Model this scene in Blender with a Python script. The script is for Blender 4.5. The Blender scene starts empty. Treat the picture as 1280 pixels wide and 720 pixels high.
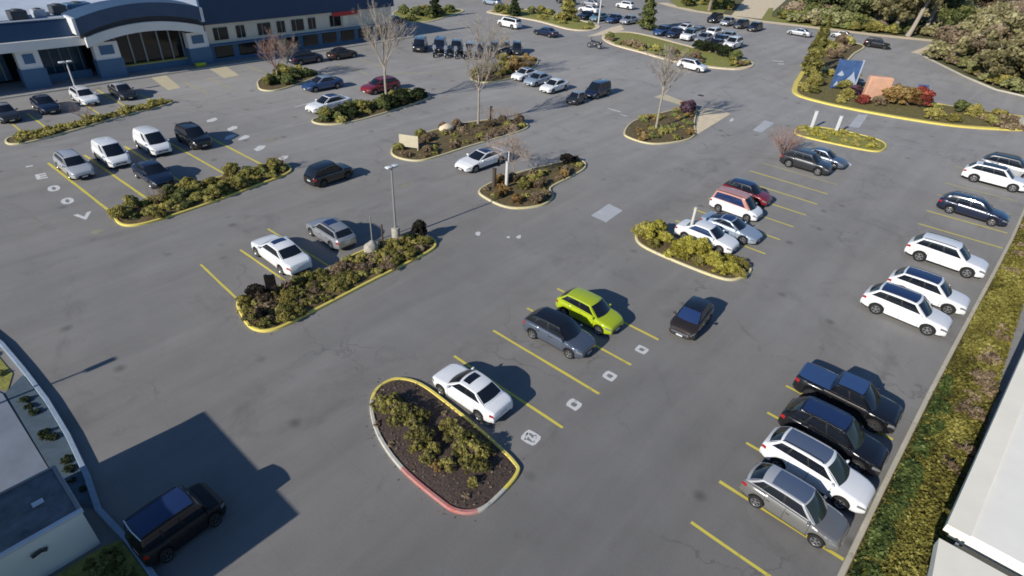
import bpy, math, random
import numpy as np
from mathutils import Vector, Matrix, noise

random.seed(7)
RNG = np.random.default_rng(11)
R = math.radians
SC = bpy.context.scene
COL = SC.collection

# ----------------------------------------------------------------------------
# frame of the place: x runs along the store front and the planting rows,
# y runs along the parking stalls towards the store, z up, metres.
# ----------------------------------------------------------------------------

# ============================ object helpers ================================
def link(o, parent=None):
    COL.objects.link(o)
    if parent is not None:
        o.parent = parent
    return o

def tag(o, label=None, cat=None, group=None, kind=None):
    if label: o['label'] = label
    if cat: o['category'] = cat
    if group: o['group'] = group
    if kind: o['kind'] = kind
    return o

def empty(name, loc=(0, 0, 0), rz=0.0, label=None, cat=None, group=None, scale=(1, 1, 1)):
    o = bpy.data.objects.new(name, None)
    o.empty_display_size = 0.3
    o.location = loc
    o.rotation_euler = (0, 0, rz)
    o.scale = scale
    link(o)
    return tag(o, label, cat, group)

def mesh_obj(name, me, parent=None, mats=None):
    o = bpy.data.objects.new(name, me)
    link(o, parent)
    if mats is not None:
        if not isinstance(mats, (list, tuple)):
            mats = [mats]
        while len(me.materials) < len(mats):
            me.materials.append(None)
        for i, m in enumerate(mats):
            o.material_slots[i].link = 'OBJECT'
            o.material_slots[i].material = m
    return o

class MB:
    """collects geometry for one mesh"""
    def __init__(self):
        self.v = []; self.f = []; self.mi = []
    def add(self, vs, fs, mi=0):
        b = len(self.v)
        self.v += [tuple(p) for p in vs]
        for f in fs:
            self.f.append(tuple(i + b for i in f)); self.mi.append(mi)
        return self
    def box(self, c, s, mi=0, rz=0.0, ch=0.0, M=None):
        cx, cy, cz = c; sx, sy, sz = [q / 2 for q in s]
        if ch > 0:
            vs = []; fs = []
            for zz, k in ((-sz, ch), (-sz + ch, 0), (sz - ch, 0), (sz, ch)):
                ax, ay = sx - k, sy - k
                c2 = ch * .6 if k == 0 else ch * .3
                vs += [(-ax + c2, -ay, zz), (ax - c2, -ay, zz), (ax, -ay + c2, zz), (ax, ay - c2, zz),
                       (ax - c2, ay, zz), (-ax + c2, ay, zz), (-ax, ay - c2, zz), (-ax, -ay + c2, zz)]
            for r in range(3):
                for i in range(8):
                    j = (i + 1) % 8
                    fs.append((r * 8 + i, r * 8 + j, (r + 1) * 8 + j, (r + 1) * 8 + i))
            fs.append(tuple(reversed(range(8)))); fs.append(tuple(range(24, 32)))
        else:
            vs = [(-sx, -sy, -sz), (sx, -sy, -sz), (sx, sy, -sz), (-sx, sy, -sz),
                  (-sx, -sy, sz), (sx, -sy, sz), (sx, sy, sz), (-sx, sy, sz)]
            fs = [(3, 2, 1, 0), (4, 5, 6, 7), (0, 1, 5, 4), (1, 2, 6, 5), (2, 3, 7, 6), (3, 0, 4, 7)]
        cr, sr = math.cos(rz), math.sin(rz)
        out = []
        for x, y, z in vs:
            p = Vector((x * cr - y * sr, x * sr + y * cr, z))
            if M is not None: p = M @ p
            out.append((p.x + cx, p.y + cy, p.z + cz))
        return self.add(out, fs, mi)
    def tube(self, pts, rads, n=6, mi=0, caps=True):
        pts = [Vector(p) for p in pts]
        base = len(self.v); k = len(pts)
        prev = None
        for i, p in enumerate(pts):
            if i == 0: d = pts[1] - pts[0]
            elif i == k - 1: d = pts[-1] - pts[-2]
            else: d = pts[i + 1] - pts[i - 1]
            d.normalize()
            a = Vector((0, 0, 1)) if abs(d.z) < .95 else Vector((1, 0, 0))
            if prev is not None:
                a = prev
            x = (a - d * a.dot(d)).normalized(); prev = x
            y = d.cross(x)
            for j in range(n):
                t = 2 * math.pi * j / n
                q = p + (x * math.cos(t) + y * math.sin(t)) * rads[i]
                self.v.append((q.x, q.y, q.z))
        for i in range(k - 1):
            for j in range(n):
                j2 = (j + 1) % n
                self.f.append((base + i * n + j, base + i * n + j2, base + (i + 1) * n + j2, base + (i + 1) * n + j)); self.mi.append(mi)
        if caps:
            self.f.append(tuple(base + j for j in reversed(range(n)))); self.mi.append(mi)
            self.f.append(tuple(base + (k - 1) * n + j for j in range(n))); self.mi.append(mi)
        return self
    def lathe(self, prof, n=16, c=(0, 0, 0), axis='z', mi=0):
        base = len(self.v); k = len(prof)
        for r, h in prof:
            for j in range(n):
                t = 2 * math.pi * j / n
                a, b = r * math.cos(t), r * math.sin(t)
                p = (a, b, h) if axis == 'z' else (a, h, b)
                self.v.append((p[0] + c[0], p[1] + c[1], p[2] + c[2]))
        for i in range(k - 1):
            for j in range(n):
                j2 = (j + 1) % n
                f = (base + i * n + j, base + i * n + j2, base + (i + 1) * n + j2, base + (i + 1) * n + j)
                self.f.append(f if axis == 'z' else f[::-1]); self.mi.append(mi)
        return self
    def mesh(self, name, smooth=None):
        me = bpy.data.meshes.new(name)
        me.from_pydata(self.v, [], self.f)
        if self.f:
            me.polygons.foreach_set('material_index', self.mi)
        if smooth is not None:
            me.polygons.foreach_set('use_smooth', [True] * len(me.polygons))
            me.set_sharp_from_angle(angle=R(smooth))
        me.update()
        return me
    def build(self, name, mats, parent=None, smooth=None):
        return mesh_obj(name, self.mesh(name, smooth), parent, mats)

# ============================ materials =====================================
def mat(name, color=(.5, .5, .5), rough=.6, metal=0.0, coat=0.0, spec=None, noise_amt=0.0, noise_scale=3.0, bump=0.0, bump_scale=40.0):
    m = bpy.data.materials.new(name); m.use_nodes = True
    nt = m.node_tree; b = nt.nodes['Principled BSDF']
    b.inputs['Base Color'].default_value = (*color, 1)
    b.inputs['Roughness'].default_value = rough
    b.inputs['Metallic'].default_value = metal
    b.inputs['Coat Weight'].default_value = coat
    b.inputs['Coat Roughness'].default_value = .04
    if spec is not None: b.inputs['Specular IOR Level'].default_value = spec
    tc = nt.nodes.new('ShaderNodeTexCoord')
    if noise_amt > 0:
        nz = nt.nodes.new('ShaderNodeTexNoise'); nz.inputs['Scale'].default_value = noise_scale
        nz.inputs['Detail'].default_value = 6; nz.inputs['Roughness'].default_value = .65
        nt.links.new(tc.outputs['Object'], nz.inputs['Vector'])
        mr = nt.nodes.new('ShaderNodeMapRange')
        mr.inputs['From Min'].default_value = .25; mr.inputs['From Max'].default_value = .75
        mr.inputs['To Min'].default_value = 1 - noise_amt; mr.inputs['To Max'].default_value = 1 + noise_amt * .6
        nt.links.new(nz.outputs['Fac'], mr.inputs['Value'])
        mx = nt.nodes.new('ShaderNodeVectorMath'); mx.operation = 'SCALE'
        mx.inputs[0].default_value = color
        nt.links.new(mr.outputs['Result'], mx.inputs['Scale'])
        nt.links.new(mx.outputs['Vector'], b.inputs['Base Color'])
    if bump > 0:
        n2 = nt.nodes.new('ShaderNodeTexNoise'); n2.inputs['Scale'].default_value = bump_scale
        n2.inputs['Detail'].default_value = 4
        nt.links.new(tc.outputs['Object'], n2.inputs['Vector'])
        bp = nt.nodes.new('ShaderNodeBump'); bp.inputs['Strength'].default_value = bump; bp.inputs['Distance'].default_value = .02
        nt.links.new(n2.outputs['Fac'], bp.inputs['Height'])
        nt.links.new(bp.outputs['Normal'], b.inputs['Normal'])
    return m

def N(nt, typ, **kw):
    n = nt.nodes.new(typ)
    for k, v in kw.items():
        if k in n.inputs.keys(): n.inputs[k].default_value = v
        else: setattr(n, k, v)
    return n

def wadd0(nt, tc, L):
    # slightly wandering coordinates for the seams between paving lanes
    n = N(nt, 'ShaderNodeTexNoise', Scale=.25, Detail=3); L(tc.outputs['Object'], n.inputs['Vector'])
    k = N(nt, 'ShaderNodeVectorMath', operation='SCALE'); L(n.outputs['Color'], k.inputs[0]); k.inputs['Scale'].default_value = .35
    a = N(nt, 'ShaderNodeVectorMath', operation='ADD'); L(tc.outputs['Object'], a.inputs[0]); L(k.outputs['Vector'], a.inputs[1])
    return a.outputs['Vector']

def asphalt_material():
    m = bpy.data.materials.new('asphalt'); m.use_nodes = True
    nt = m.node_tree; b = nt.nodes['Principled BSDF']; L = nt.links.new
    tc = N(nt, 'ShaderNodeTexCoord')
    def nz(scale, detail=5, rough=.6, vec=None, dist=0.0):
        n = N(nt, 'ShaderNodeTexNoise', Scale=scale, Detail=detail, Roughness=rough, Distortion=dist)
        L(vec or tc.outputs['Object'], n.inputs['Vector']); return n
    def rng(src, a, bb, c, d):
        r = N(nt, 'ShaderNodeMapRange'); r.inputs['From Min'].default_value = a; r.inputs['From Max'].default_value = bb
        r.inputs['To Min'].default_value = c; r.inputs['To Max'].default_value = d
        L(src, r.inputs['Value']); return r.outputs['Result']
    def mul(a, c):
        n = N(nt, 'ShaderNodeMath', operation='MULTIPLY'); L(a, n.inputs[0]); L(c, n.inputs[1]); return n.outputs[0]
    big = rng(nz(.045, 4, .55, dist=.6).outputs['Fac'], .3, .7, .90, 1.10)
    mid = rng(nz(.35, 6, .65, dist=.4).outputs['Fac'], .3, .7, .93, 1.06)
    fine = rng(nz(14, 4, .7).outputs['Fac'], .25, .75, .90, 1.09)
    # streaks of wear along the aisles
    mp = N(nt, 'ShaderNodeMapping'); mp.inputs['Scale'].default_value = (.05, .55, 1); L(tc.outputs['Object'], mp.inputs['Vector'])
    st = rng(nz(1.0, 5, .6, vec=mp.outputs['Vector'], dist=.5).outputs['Fac'], .35, .7, .92, 1.08)
    # dark worn stains
    stain = rng(nz(.16, 6, .7, dist=1.5).outputs['Fac'], .56, .74, 1.0, .76)
    drip = N(nt, 'ShaderNodeTexVoronoi', Scale=.33, Randomness=1.0); L(tc.outputs['Object'], drip.inputs['Vector'])
    oil = rng(drip.outputs['Distance'], .02, .13, .60, 1.0)
    sy = N(nt, 'ShaderNodeSeparateXYZ'); L(wadd0(nt, tc, L), sy.inputs[0])
    fr_ = N(nt, 'ShaderNodeMath', operation='PINGPONG'); L(sy.outputs['X'], fr_.inputs[0]); fr_.inputs[1].default_value = 2.15
    seam_ = rng(fr_.outputs[0], .010, .035, .945, 1.0)
    # cracks, broken up so that only some show
    wv = nz(.9, 4, .6); wmix = N(nt, 'ShaderNodeVectorMath', operation='SCALE'); L(wv.outputs['Color'], wmix.inputs[0]); wmix.inputs['Scale'].default_value = 1.6
    wadd = N(nt, 'ShaderNodeVectorMath', operation='ADD'); L(tc.outputs['Object'], wadd.inputs[0]); L(wmix.outputs['Vector'], wadd.inputs[1])
    vc = N(nt, 'ShaderNodeTexVoronoi', feature='DISTANCE_TO_EDGE', Scale=.16); L(wadd.outputs['Vector'], vc.inputs['Vector'])
    crk = rng(vc.outputs['Distance'], .002, .010, .74, 1.0)
    cmask = rng(nz(.11, 3).outputs['Fac'], .50, .62, 0.0, 1.0)
    one = N(nt, 'ShaderNodeMix', data_type='FLOAT'); one.inputs[2].default_value = 1.0
    L(cmask, one.inputs[0]); L(crk, one.inputs[3])
    f = mul(mul(mul(big, mid), mul(fine, st)), mul(mul(mul(stain, seam_), oil), one.outputs[0]))
    cr = N(nt, 'ShaderNodeVectorMath', operation='SCALE')
    tint = N(nt, 'ShaderNodeMix', data_type='RGBA')
    tint.inputs[6].default_value = (*ASPHALT_A, 1); tint.inputs[7].default_value = (*ASPHALT_B, 1)
    L(rng(nz(.03, 3).outputs['Fac'], .35, .65, 0, 1), tint.inputs[0])
    # distance haze painted into the asphalt: base colour pales towards the far side
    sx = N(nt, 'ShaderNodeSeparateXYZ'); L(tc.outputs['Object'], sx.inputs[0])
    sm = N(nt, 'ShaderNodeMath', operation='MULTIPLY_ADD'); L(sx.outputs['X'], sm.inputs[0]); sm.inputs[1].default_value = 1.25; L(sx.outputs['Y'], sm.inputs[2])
    far_haze = rng(sm.outputs[0], 10, 115, .98, 1.72)
    L(tint.outputs[2], cr.inputs[0]); L(mul(f, far_haze), cr.inputs['Scale'])
    L(cr.outputs['Vector'], b.inputs['Base Color'])
    b.inputs['Roughness'].default_value = .88
    b.inputs['Specular IOR Level'].default_value = .25
    bp = N(nt, 'ShaderNodeBump', Strength=.35, Distance=.012)
    L(nz(38, 5, .7).outputs['Fac'], bp.inputs['Height']); L(bp.outputs['Normal'], b.inputs['Normal'])
    return m

ASPHALT_A = (.192, .185, .177)
ASPHALT_B = (.206, .197, .186)

def worn_paint(name, color, under=(.19, .185, .185), wear=.45):
    m = bpy.data.materials.new(name); m.use_nodes = True
    nt = m.node_tree; b = nt.nodes['Principled BSDF']; L = nt.links.new
    geo = N(nt, 'ShaderNodeNewGeometry')
    n = N(nt, 'ShaderNodeTexNoise', Scale=7.0, Detail=7, Roughness=.75); L(geo.outputs['Position'], n.inputs['Vector'])
    n2 = N(nt, 'ShaderNodeTexNoise', Scale=.7, Detail=2); L(geo.outputs['Position'], n2.inputs['Vector'])
    ad = N(nt, 'ShaderNodeMath', operation='MULTIPLY_ADD'); L(n2.outputs['Fac'], ad.inputs[0]); ad.inputs[1].default_value = .5; L(n.outputs['Fac'], ad.inputs[2])
    r = N(nt, 'ShaderNodeMapRange'); r.inputs['From Min'].default_value = .48 + wear * .25; r.inputs['From Max'].default_value = .62 + wear * .35
    r.inputs['To Min'].default_value = 1.0; r.inputs['To Max'].default_value = max(0, 1 - wear * 1.6)
    L(ad.outputs[0], r.inputs['Value'])
    mx = N(nt, 'ShaderNodeMix', data_type='RGBA'); mx.inputs[6].default_value = (*under, 1); mx.inputs[7].default_value = (*color, 1)
    L(r.outputs['Result'], mx.inputs[0])
    sc = N(nt, 'ShaderNodeTexNoise', Scale=2.6, Detail=5, Roughness=.7); L(geo.outputs['Position'], sc.inputs['Vector'])
    sr = N(nt, 'ShaderNodeMapRange'); sr.inputs['From Min'].default_value = .58; sr.inputs['From Max'].default_value = .74; sr.inputs['To Min'].default_value = 1.0; sr.inputs['To Max'].default_value = .5
    L(sc.outputs['Fac'], sr.inputs['Value'])
    vm = N(nt, 'ShaderNodeVectorMath', operation='SCALE'); L(mx.outputs[2], vm.inputs[0]); L(sr.outputs['Result'], vm.inputs['Scale'])
    L(vm.outputs['Vector'], b.inputs['Base Color'])
    b.inputs['Roughness'].default_value = .8
    return m

def leaf_mat(name, dark, mid, light, rough=.65):
    m = bpy.data.materials.new(name); m.use_nodes = True
    nt = m.node_tree; b = nt.nodes['Principled BSDF']; L = nt.links.new
    at = N(nt, 'ShaderNodeAttribute', attribute_name='tint')
    oi = N(nt, 'ShaderNodeObjectInfo')
    geo = N(nt, 'ShaderNodeNewGeometry')
    nz = N(nt, 'ShaderNodeTexNoise', Scale=.8, Detail=2); L(geo.outputs['Position'], nz.inputs['Vector'])
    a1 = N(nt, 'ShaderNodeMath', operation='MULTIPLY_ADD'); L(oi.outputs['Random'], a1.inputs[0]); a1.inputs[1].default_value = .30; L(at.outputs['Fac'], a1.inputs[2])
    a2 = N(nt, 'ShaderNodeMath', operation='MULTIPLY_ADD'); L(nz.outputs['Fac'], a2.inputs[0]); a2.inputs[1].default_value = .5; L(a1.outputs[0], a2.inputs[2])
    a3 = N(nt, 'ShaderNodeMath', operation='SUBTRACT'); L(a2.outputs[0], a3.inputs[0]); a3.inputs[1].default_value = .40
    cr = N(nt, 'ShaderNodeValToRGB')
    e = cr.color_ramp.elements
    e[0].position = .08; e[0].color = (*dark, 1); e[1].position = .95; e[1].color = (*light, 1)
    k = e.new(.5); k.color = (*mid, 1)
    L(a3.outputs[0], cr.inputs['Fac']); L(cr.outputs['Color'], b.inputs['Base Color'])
    b.inputs['Roughness'].default_value = rough
    b.inputs['Specular IOR Level'].default_value = .25
    tr = N(nt, 'ShaderNodeBsdfTranslucent'); L(cr.outputs['Color'], tr.inputs['Color'])
    ms = N(nt, 'ShaderNodeMixShader'); ms.inputs[0].default_value = .32
    out = nt.nodes['Material Output']
    L(b.outputs[0], ms.inputs[1]); L(tr.outputs[0], ms.inputs[2]); L(ms.outputs[0], out.inputs['Surface'])
    return m

def soil_mat(name, a, c, scale=5.0):
    m = bpy.data.materials.new(name); m.use_nodes = True
    nt = m.node_tree; b = nt.nodes['Principled BSDF']; L = nt.links.new
    geo = N(nt, 'ShaderNodeNewGeometry')
    n = N(nt, 'ShaderNodeTexNoise', Scale=scale, Detail=8, Roughness=.75); L(geo.outputs['Position'], n.inputs['Vector'])
    cr = N(nt, 'ShaderNodeValToRGB'); e = cr.color_ramp.elements
    e[0].position = .32; e[0].color = (*a, 1); e[1].position = .70; e[1].color = (*c, 1)
    L(n.outputs['Fac'], cr.inputs['Fac']); L(cr.outputs['Color'], b.inputs['Base Color'])
    b.inputs['Roughness'].default_value = .95
    bp = N(nt, 'ShaderNodeBump', Strength=.8, Distance=.05); L(n.outputs['Fac'], bp.inputs['Height']); L(bp.outputs['Normal'], b.inputs['Normal'])
    return m

M = {}
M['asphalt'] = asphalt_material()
M['yellow_line'] = worn_paint('yellow_line', (.84, .70, .07), wear=.14)
M['yellow_faded'] = worn_paint('yellow_faded', (.74, .62, .14), wear=.34)
M['white_line'] = worn_paint('white_line', (.86, .86, .84), wear=.20)
M['pale_patch'] = worn_paint('pale_patch', (.62, .64, .67), wear=.22)
M['faint_smear'] = worn_paint('faint_smear', (.36, .33, .22), wear=.55)
M['cream_ramp'] = worn_paint('cream_ramp', (.76, .66, .42), wear=.20)
M['kerb_yellow'] = worn_paint('kerb_yellow', (.82, .66, .075), under=(.62, .54, .28), wear=.22)
M['kerb_dull'] = worn_paint('kerb_dull', (.74, .64, .26), under=(.58, .53, .40), wear=.45)
M['kerb_concrete'] = worn_paint('kerb_concrete', (.62, .57, .45), under=(.45, .42, .34), wear=.40)
M['kerb_red'] = worn_paint('kerb_red', (.55, .075, .055), under=(.42, .33, .30), wear=.34)
M['kerb_white'] = worn_paint('kerb_white', (.62, .60, .52), under=(.40, .38, .33), wear=.32)
M['kerb_shaded'] = mat('kerb_shaded', (.26, .33, .42), .85, noise_amt=.2, noise_scale=3)  # blue cast of the shade is part of this kerb's base colour
M['tan_concrete'] = mat('tan_concrete', (.76, .63, .44), .9, noise_amt=.22, noise_scale=1.2, bump=.2)
M['grey_concrete'] = mat('grey_concrete', (.30, .30, .31), .9, noise_amt=.25, noise_scale=.9, bump=.2)
M['slab'] = mat('slab', (.185, .215, .265), .85, noise_amt=.2, noise_scale=.7, bump=.15)  # dim bluish shade put into the slab's base colour
M['mulch'] = soil_mat('mulch', (.030, .021, .018), (.135, .095, .078), 9.0)
M['earth'] = soil_mat('earth', (.055, .042, .018), (.22, .16, .07), 3.5)
M['lawn'] = soil_mat('lawn', (.14, .15, .03), (.38, .36, .09), 4.0)
M['bed_grass'] = soil_mat('bed_grass', (.075, .070, .018), (.25, .20, .07), 2.5)
M['woodland_floor'] = soil_mat('woodland_floor', (.050, .055, .020), (.20, .18, .08), 1.1)
M['bark_pale'] = mat('bark_pale', (.34, .295, .245), .9, noise_amt=.3, noise_scale=5)
M['bark_dark'] = mat('bark_dark', (.08, .06, .045), .95, noise_amt=.4, noise_scale=5)
M['bark_grey'] = mat('bark_grey', (.24, .21, .18), .9, noise_amt=.3, noise_scale=4)
M['twig'] = mat('twig', (.33, .25, .20), .9, noise_amt=.2)
M['twig_pink'] = mat('twig_pink', (.30, .19, .16), .9, noise_amt=.2)
M['leaf_olive'] = leaf_mat('leaf_olive', (0.075, 0.074, 0.022), (0.275, 0.25, 0.068), (0.57, 0.53, 0.17))
M['leaf_green'] = leaf_mat('leaf_green', (0.05, 0.066, 0.024), (0.165, 0.19, 0.06), (0.38, 0.4, 0.14))
M['leaf_yellow'] = leaf_mat('leaf_yellow', (0.13, 0.115, 0.03), (0.36, 0.31, 0.08), (0.6, 0.54, 0.18))
M['leaf_lemon'] = leaf_mat('leaf_lemon', (.17,.15,.025), (.46,.41,.065), (.72,.66,.18))
M['wood_green'] = leaf_mat('wood_green', (.085,.10,.042), (.24,.25,.10), (.44,.44,.21))
M['wood_olive'] = leaf_mat('wood_olive', (.11,.10,.05), (.29,.26,.12), (.48,.44,.25))
M['wood_brown'] = leaf_mat('wood_brown', (.15,.11,.075), (.33,.25,.165), (.52,.42,.30))
M['leaf_dark'] = leaf_mat('leaf_dark', (0.010, 0.014, 0.006), (0.029, 0.044, 0.014), (0.078, 0.104, 0.034))
M['leaf_black'] = leaf_mat('leaf_black', (0.008, 0.007, 0.006), (0.023, 0.019, 0.014), (0.058, 0.047, 0.029))
M['leaf_brown'] = leaf_mat('leaf_brown', (0.095, 0.066, 0.042), (0.25, 0.18, 0.11), (0.46, 0.36, 0.23))
M['leaf_red'] = leaf_mat('leaf_red', (0.065, 0.013, 0.013), (0.330, 0.066, 0.049), (0.608, 0.160, 0.096))
M['leaf_purple'] = leaf_mat('leaf_purple', (0.035, 0.018, 0.03), (0.14, 0.075, 0.105), (0.3, 0.2, 0.24))
M['leaf_orange'] = leaf_mat('leaf_orange', (0.11, 0.06, 0.02), (0.33, 0.205, 0.07), (0.56, 0.42, 0.18))
M['leaf_pine'] = leaf_mat('leaf_pine', (0.034, 0.048, 0.017), (0.115, 0.135, 0.042), (0.28, 0.29, 0.1))
M['leaf_cover'] = leaf_mat('leaf_cover', (0.1, 0.09, 0.022), (0.3, 0.27, 0.06), (0.55, 0.51, 0.16))
M['leaf_hedge'] = leaf_mat('leaf_hedge', (0.026, 0.042, 0.012), (0.1, 0.14, 0.035), (0.3, 0.36, 0.11))

M['glass'] = mat('glass', (.010, .013, .020), .06, spec=.7)
M['glass_sky_blue'] = mat('glass_sky_blue', (.016, .034, .105), .07, spec=.9)  # sky reflection painted into the glass colour
M['roof_sky_sheen'] = mat('roof_sky_sheen', (.13, .17, .25), .16, metal=.3, coat=.8)  # pale sky sheen put into the roof's base colour
M['roof_sky_blue'] = mat('roof_sky_blue', (.035, .075, .19), .14, coat=.9)  # reflected blue sky painted as the panel colour
M['glass_green'] = mat('glass_green', (.030, .042, .036), .08, spec=.6)
M['trim'] = mat('trim', (.012, .012, .013), .5)
M['seam'] = mat('seam', (.010, .010, .011), .8)
M['rubber'] = mat('rubber', (.012, .012, .013), .85, noise_amt=.2, noise_scale=8)
M['alloy'] = mat('alloy', (.42, .42, .43), .32, metal=.75)
M['alloy_dark'] = mat('alloy_dark', (.10, .10, .105), .4, metal=.6)
M['lamp_clear'] = mat('lamp_clear', (.26, .27, .28), .12, metal=.35, coat=.8)
M['lamp_red'] = mat('lamp_red', (.36, .012, .014), .15, coat=1.0)
M['plate'] = mat('plate', (.62, .62, .60), .5)
M['chrome'] = mat('chrome', (.62, .63, .64), .15, metal=1.0)
M['seat'] = mat('seat', (.018, .016, .016), .7)
def paint(name, c, metal=0.0, rough=.28):
    M[name] = mat(name, c, rough, metal=metal, coat=.9, noise_amt=.06, noise_scale=1.2)
paint('paint_white', (.83, .84, .85)); paint('paint_silver', (.40, .41, .43), .45, .3)
paint('paint_cream', (.66, .65, .62)); paint('paint_lightgrey', (.50, .51, .53), .2)
paint('paint_black', (.008, .008, .010), 0, .22); M['paint_dull_black'] = mat('paint_dull_black', (.006, .006, .007), .5)
paint('paint_navy', (.010, .018, .045), .15, .25)
paint('paint_darkgrey', (.035, .037, .042), .35, .3); paint('paint_bluegrey', (.115, .14, .19), .4, .3)
paint('paint_lime', (.40, .50, .012)); paint('paint_red', (.20, .012, .020)); paint('paint_pink', (.55, .27, .22))
paint('paint_bronze', (.045, .034, .028), .4, .3); paint('paint_blue', (.03, .075, .20), .3); paint('paint_teal', (.16, .28, .33), .3)
paint('paint_lightblue', (.36, .43, .52), .3); paint('paint_pewter', (.27, .265, .255), .5, .3)

M['steel_grey'] = mat('steel_grey', (.30, .30, .29), .5, metal=.3, noise_amt=.1)
M['white_post'] = mat('white_post', (.60, .59, .55), .6, noise_amt=.15, noise_scale=6)
M['stone'] = mat('stone', (.42, .39, .33), .9, noise_amt=.3, noise_scale=4, bump=.5, bump_scale=9)
M['render_white'] = mat('render_white', (.95, .91, .81), .8, noise_amt=.06, noise_scale=.5, bump=.1)
M['render_cream'] = mat('render_cream', (.93, .87, .73), .8, noise_amt=.07, noise_scale=.6, bump=.1)
M['wall_blue'] = mat('wall_blue', (.075, .16, .27), .7, noise_amt=.12, noise_scale=.8)
M['wall_white'] = mat('wall_white', (.80, .78, .74), .8, noise_amt=.08, noise_scale=.6)
M['wall_beige'] = mat('wall_beige', (.74, .66, .52), .8, noise_amt=.1, noise_scale=.5)
M['roof_navy'] = mat('roof_navy', (.016, .045, .105), .45, noise_amt=.15, noise_scale=.7)
M['roof_slate'] = mat('roof_slate', (.045, .085, .155), .5, noise_amt=.15, noise_scale=.7)
M['roof_pale'] = mat('roof_pale', (.50, .56, .64), .8, noise_amt=.2, noise_scale=.25)
M['roof_felt'] = mat('roof_felt', (.19, .195, .205), .95, noise_amt=.5, noise_scale=1.6, bump=.5, bump_scale=14)
M['store_glass'] = mat('store_glass', (.010, .013, .015), .12, spec=.5)
M['store_blue_glass'] = mat('store_blue_glass', (.03, .085, .14), .2, spec=.5)
M['mullion'] = mat('mullion', (.30, .31, .32), .5)
M['sign_beige'] = mat('sign_beige', (.56, .50, .36), .8, noise_amt=.12, noise_scale=1.5)
M['sign_red'] = mat('sign_red', (.50, .030, .035), .5)
M['sign_blue'] = mat('sign_blue', (.055, .115, .27), .6, noise_amt=.5, noise_scale=.9)
M['sign_white'] = mat('sign_white', (.40, .45, .56), .6)
M['terracotta'] = mat('terracotta', (.60, .34, .23), .9, noise_amt=.2, noise_scale=1.0, bump=.3)
M['metal_unit'] = mat('metal_unit', (.45, .47, .50), .5, metal=.3, noise_amt=.15)
M['dark_unit'] = mat('dark_unit', (.05, .055, .065), .6, noise_amt=.2)
M['white_metal'] = mat('white_metal', (.70, .71, .72), .4, noise_amt=.06)
M['brown_wall'] = mat('brown_wall', (.30, .15, .07), .85, noise_amt=.15, noise_scale=.6)

# ============================ light, sky, camera ============================
SUN_EL = 26.0
SHADOW_AZ = -4.0            # shadows fall along this heading, degrees from +x
w = bpy.data.worlds.new('World'); SC.world = w; w.use_nodes = True
nt = w.node_tree; bg = nt.nodes['Background']
sky = nt.nodes.new('ShaderNodeTexSky'); sky.sky_type = 'NISHITA'; sky.sun_disc = False
d_sun = Vector((-math.cos(R(SHADOW_AZ)), -math.sin(R(SHADOW_AZ)), 0)) * math.cos(R(SUN_EL)) + Vector((0, 0, math.sin(R(SUN_EL))))
sky.sun_elevation = R(SUN_EL)
sky.sun_rotation = math.atan2(d_sun.x, d_sun.y)
sky.altitude = 50; sky.air_density = 1.0; sky.dust_density = .1; sky.ozone_density = 6.0
nt.links.new(sky.outputs['Color'], bg.inputs['Color'])
bg.inputs['Strength'].default_value = .098
sl = bpy.data.lights.new('sun', 'SUN'); sl.energy = 5.0; sl.angle = R(.55); sl.color = (1.0, .94, .84)
so = bpy.data.objects.new('sun', sl); link(so)
so.rotation_euler = (-d_sun).to_track_quat('-Z', 'Y').to_euler(); so.location = (0, 0, 60)

cam = bpy.data.cameras.new('camera'); co = bpy.data.objects.new('camera', cam); link(co)
A_, P_, RL = R(50.9607), R(34.093), R(3.644)
right = Vector((math.cos(A_), -math.sin(A_), 0)); fh = Vector((math.sin(A_), math.cos(A_), 0))
fw = fh * math.cos(P_) - Vector((0, 0, 1)) * math.sin(P_)
up = fh * math.sin(P_) + Vector((0, 0, 1)) * math.cos(P_)
r2 = right * math.cos(RL) + up * math.sin(RL)
u2 = -right * math.sin(RL) + up * math.cos(RL)
co.matrix_world = Matrix(((r2.x, u2.x, -fw.x, 0), (r2.y, u2.y, -fw.y, 0), (r2.z, u2.z, -fw.z, 20.5), (0, 0, 0, 1)))
cam.sensor_width = 36; cam.lens = 36 * 720.2 / 1280; cam.clip_start = .2; cam.clip_end = 3000
SC.camera = co
SC.view_settings.view_transform = 'Standard'; SC.view_settings.look = 'None'; SC.view_settings.exposure = 0
SC.cycles.filter_width = 1.75
SC.cycles.max_bounces = 5; SC.cycles.diffuse_bounces = 2; SC.cycles.glossy_bounces = 3; SC.cycles.transmission_bounces = 2

# ============================ ground ========================================
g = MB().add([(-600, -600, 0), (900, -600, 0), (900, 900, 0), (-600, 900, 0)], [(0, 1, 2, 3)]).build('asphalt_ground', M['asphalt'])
tag(g, kind='structure')

def sheet(name, poly, z, m, kind='structure'):
    o = MB().add([(x, y, z) for x, y in poly], [tuple(range(len(poly)))]).build(name, m)
    return tag(o, kind=kind)

def strip_line(a, b, wd, z=.005, m='yellow_line', name='stall_line'):
    a = Vector(a); b = Vector(b); d = (b - a).normalized(); n = Vector((-d.y, d.x)) * wd / 2
    k = max(1, int((b - a).length / 1.0)); vs = []
    for i in range(k + 1):
        p = a.lerp(b, i / k); j = n * random.uniform(.86, 1.12); q = Vector((-d.y, d.x)) * random.uniform(-.008, .008)
        vs += [(*(p + j + q), z), (*(p - j + q), z)]
    fs = [(2 * i, 2 * i + 1, 2 * i + 3, 2 * i + 2) for i in range(k)]
    fs = [f[::-1] for f in fs]
    return tag(MB().add(vs, fs).build(name, M[m]), kind='structure')

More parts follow.
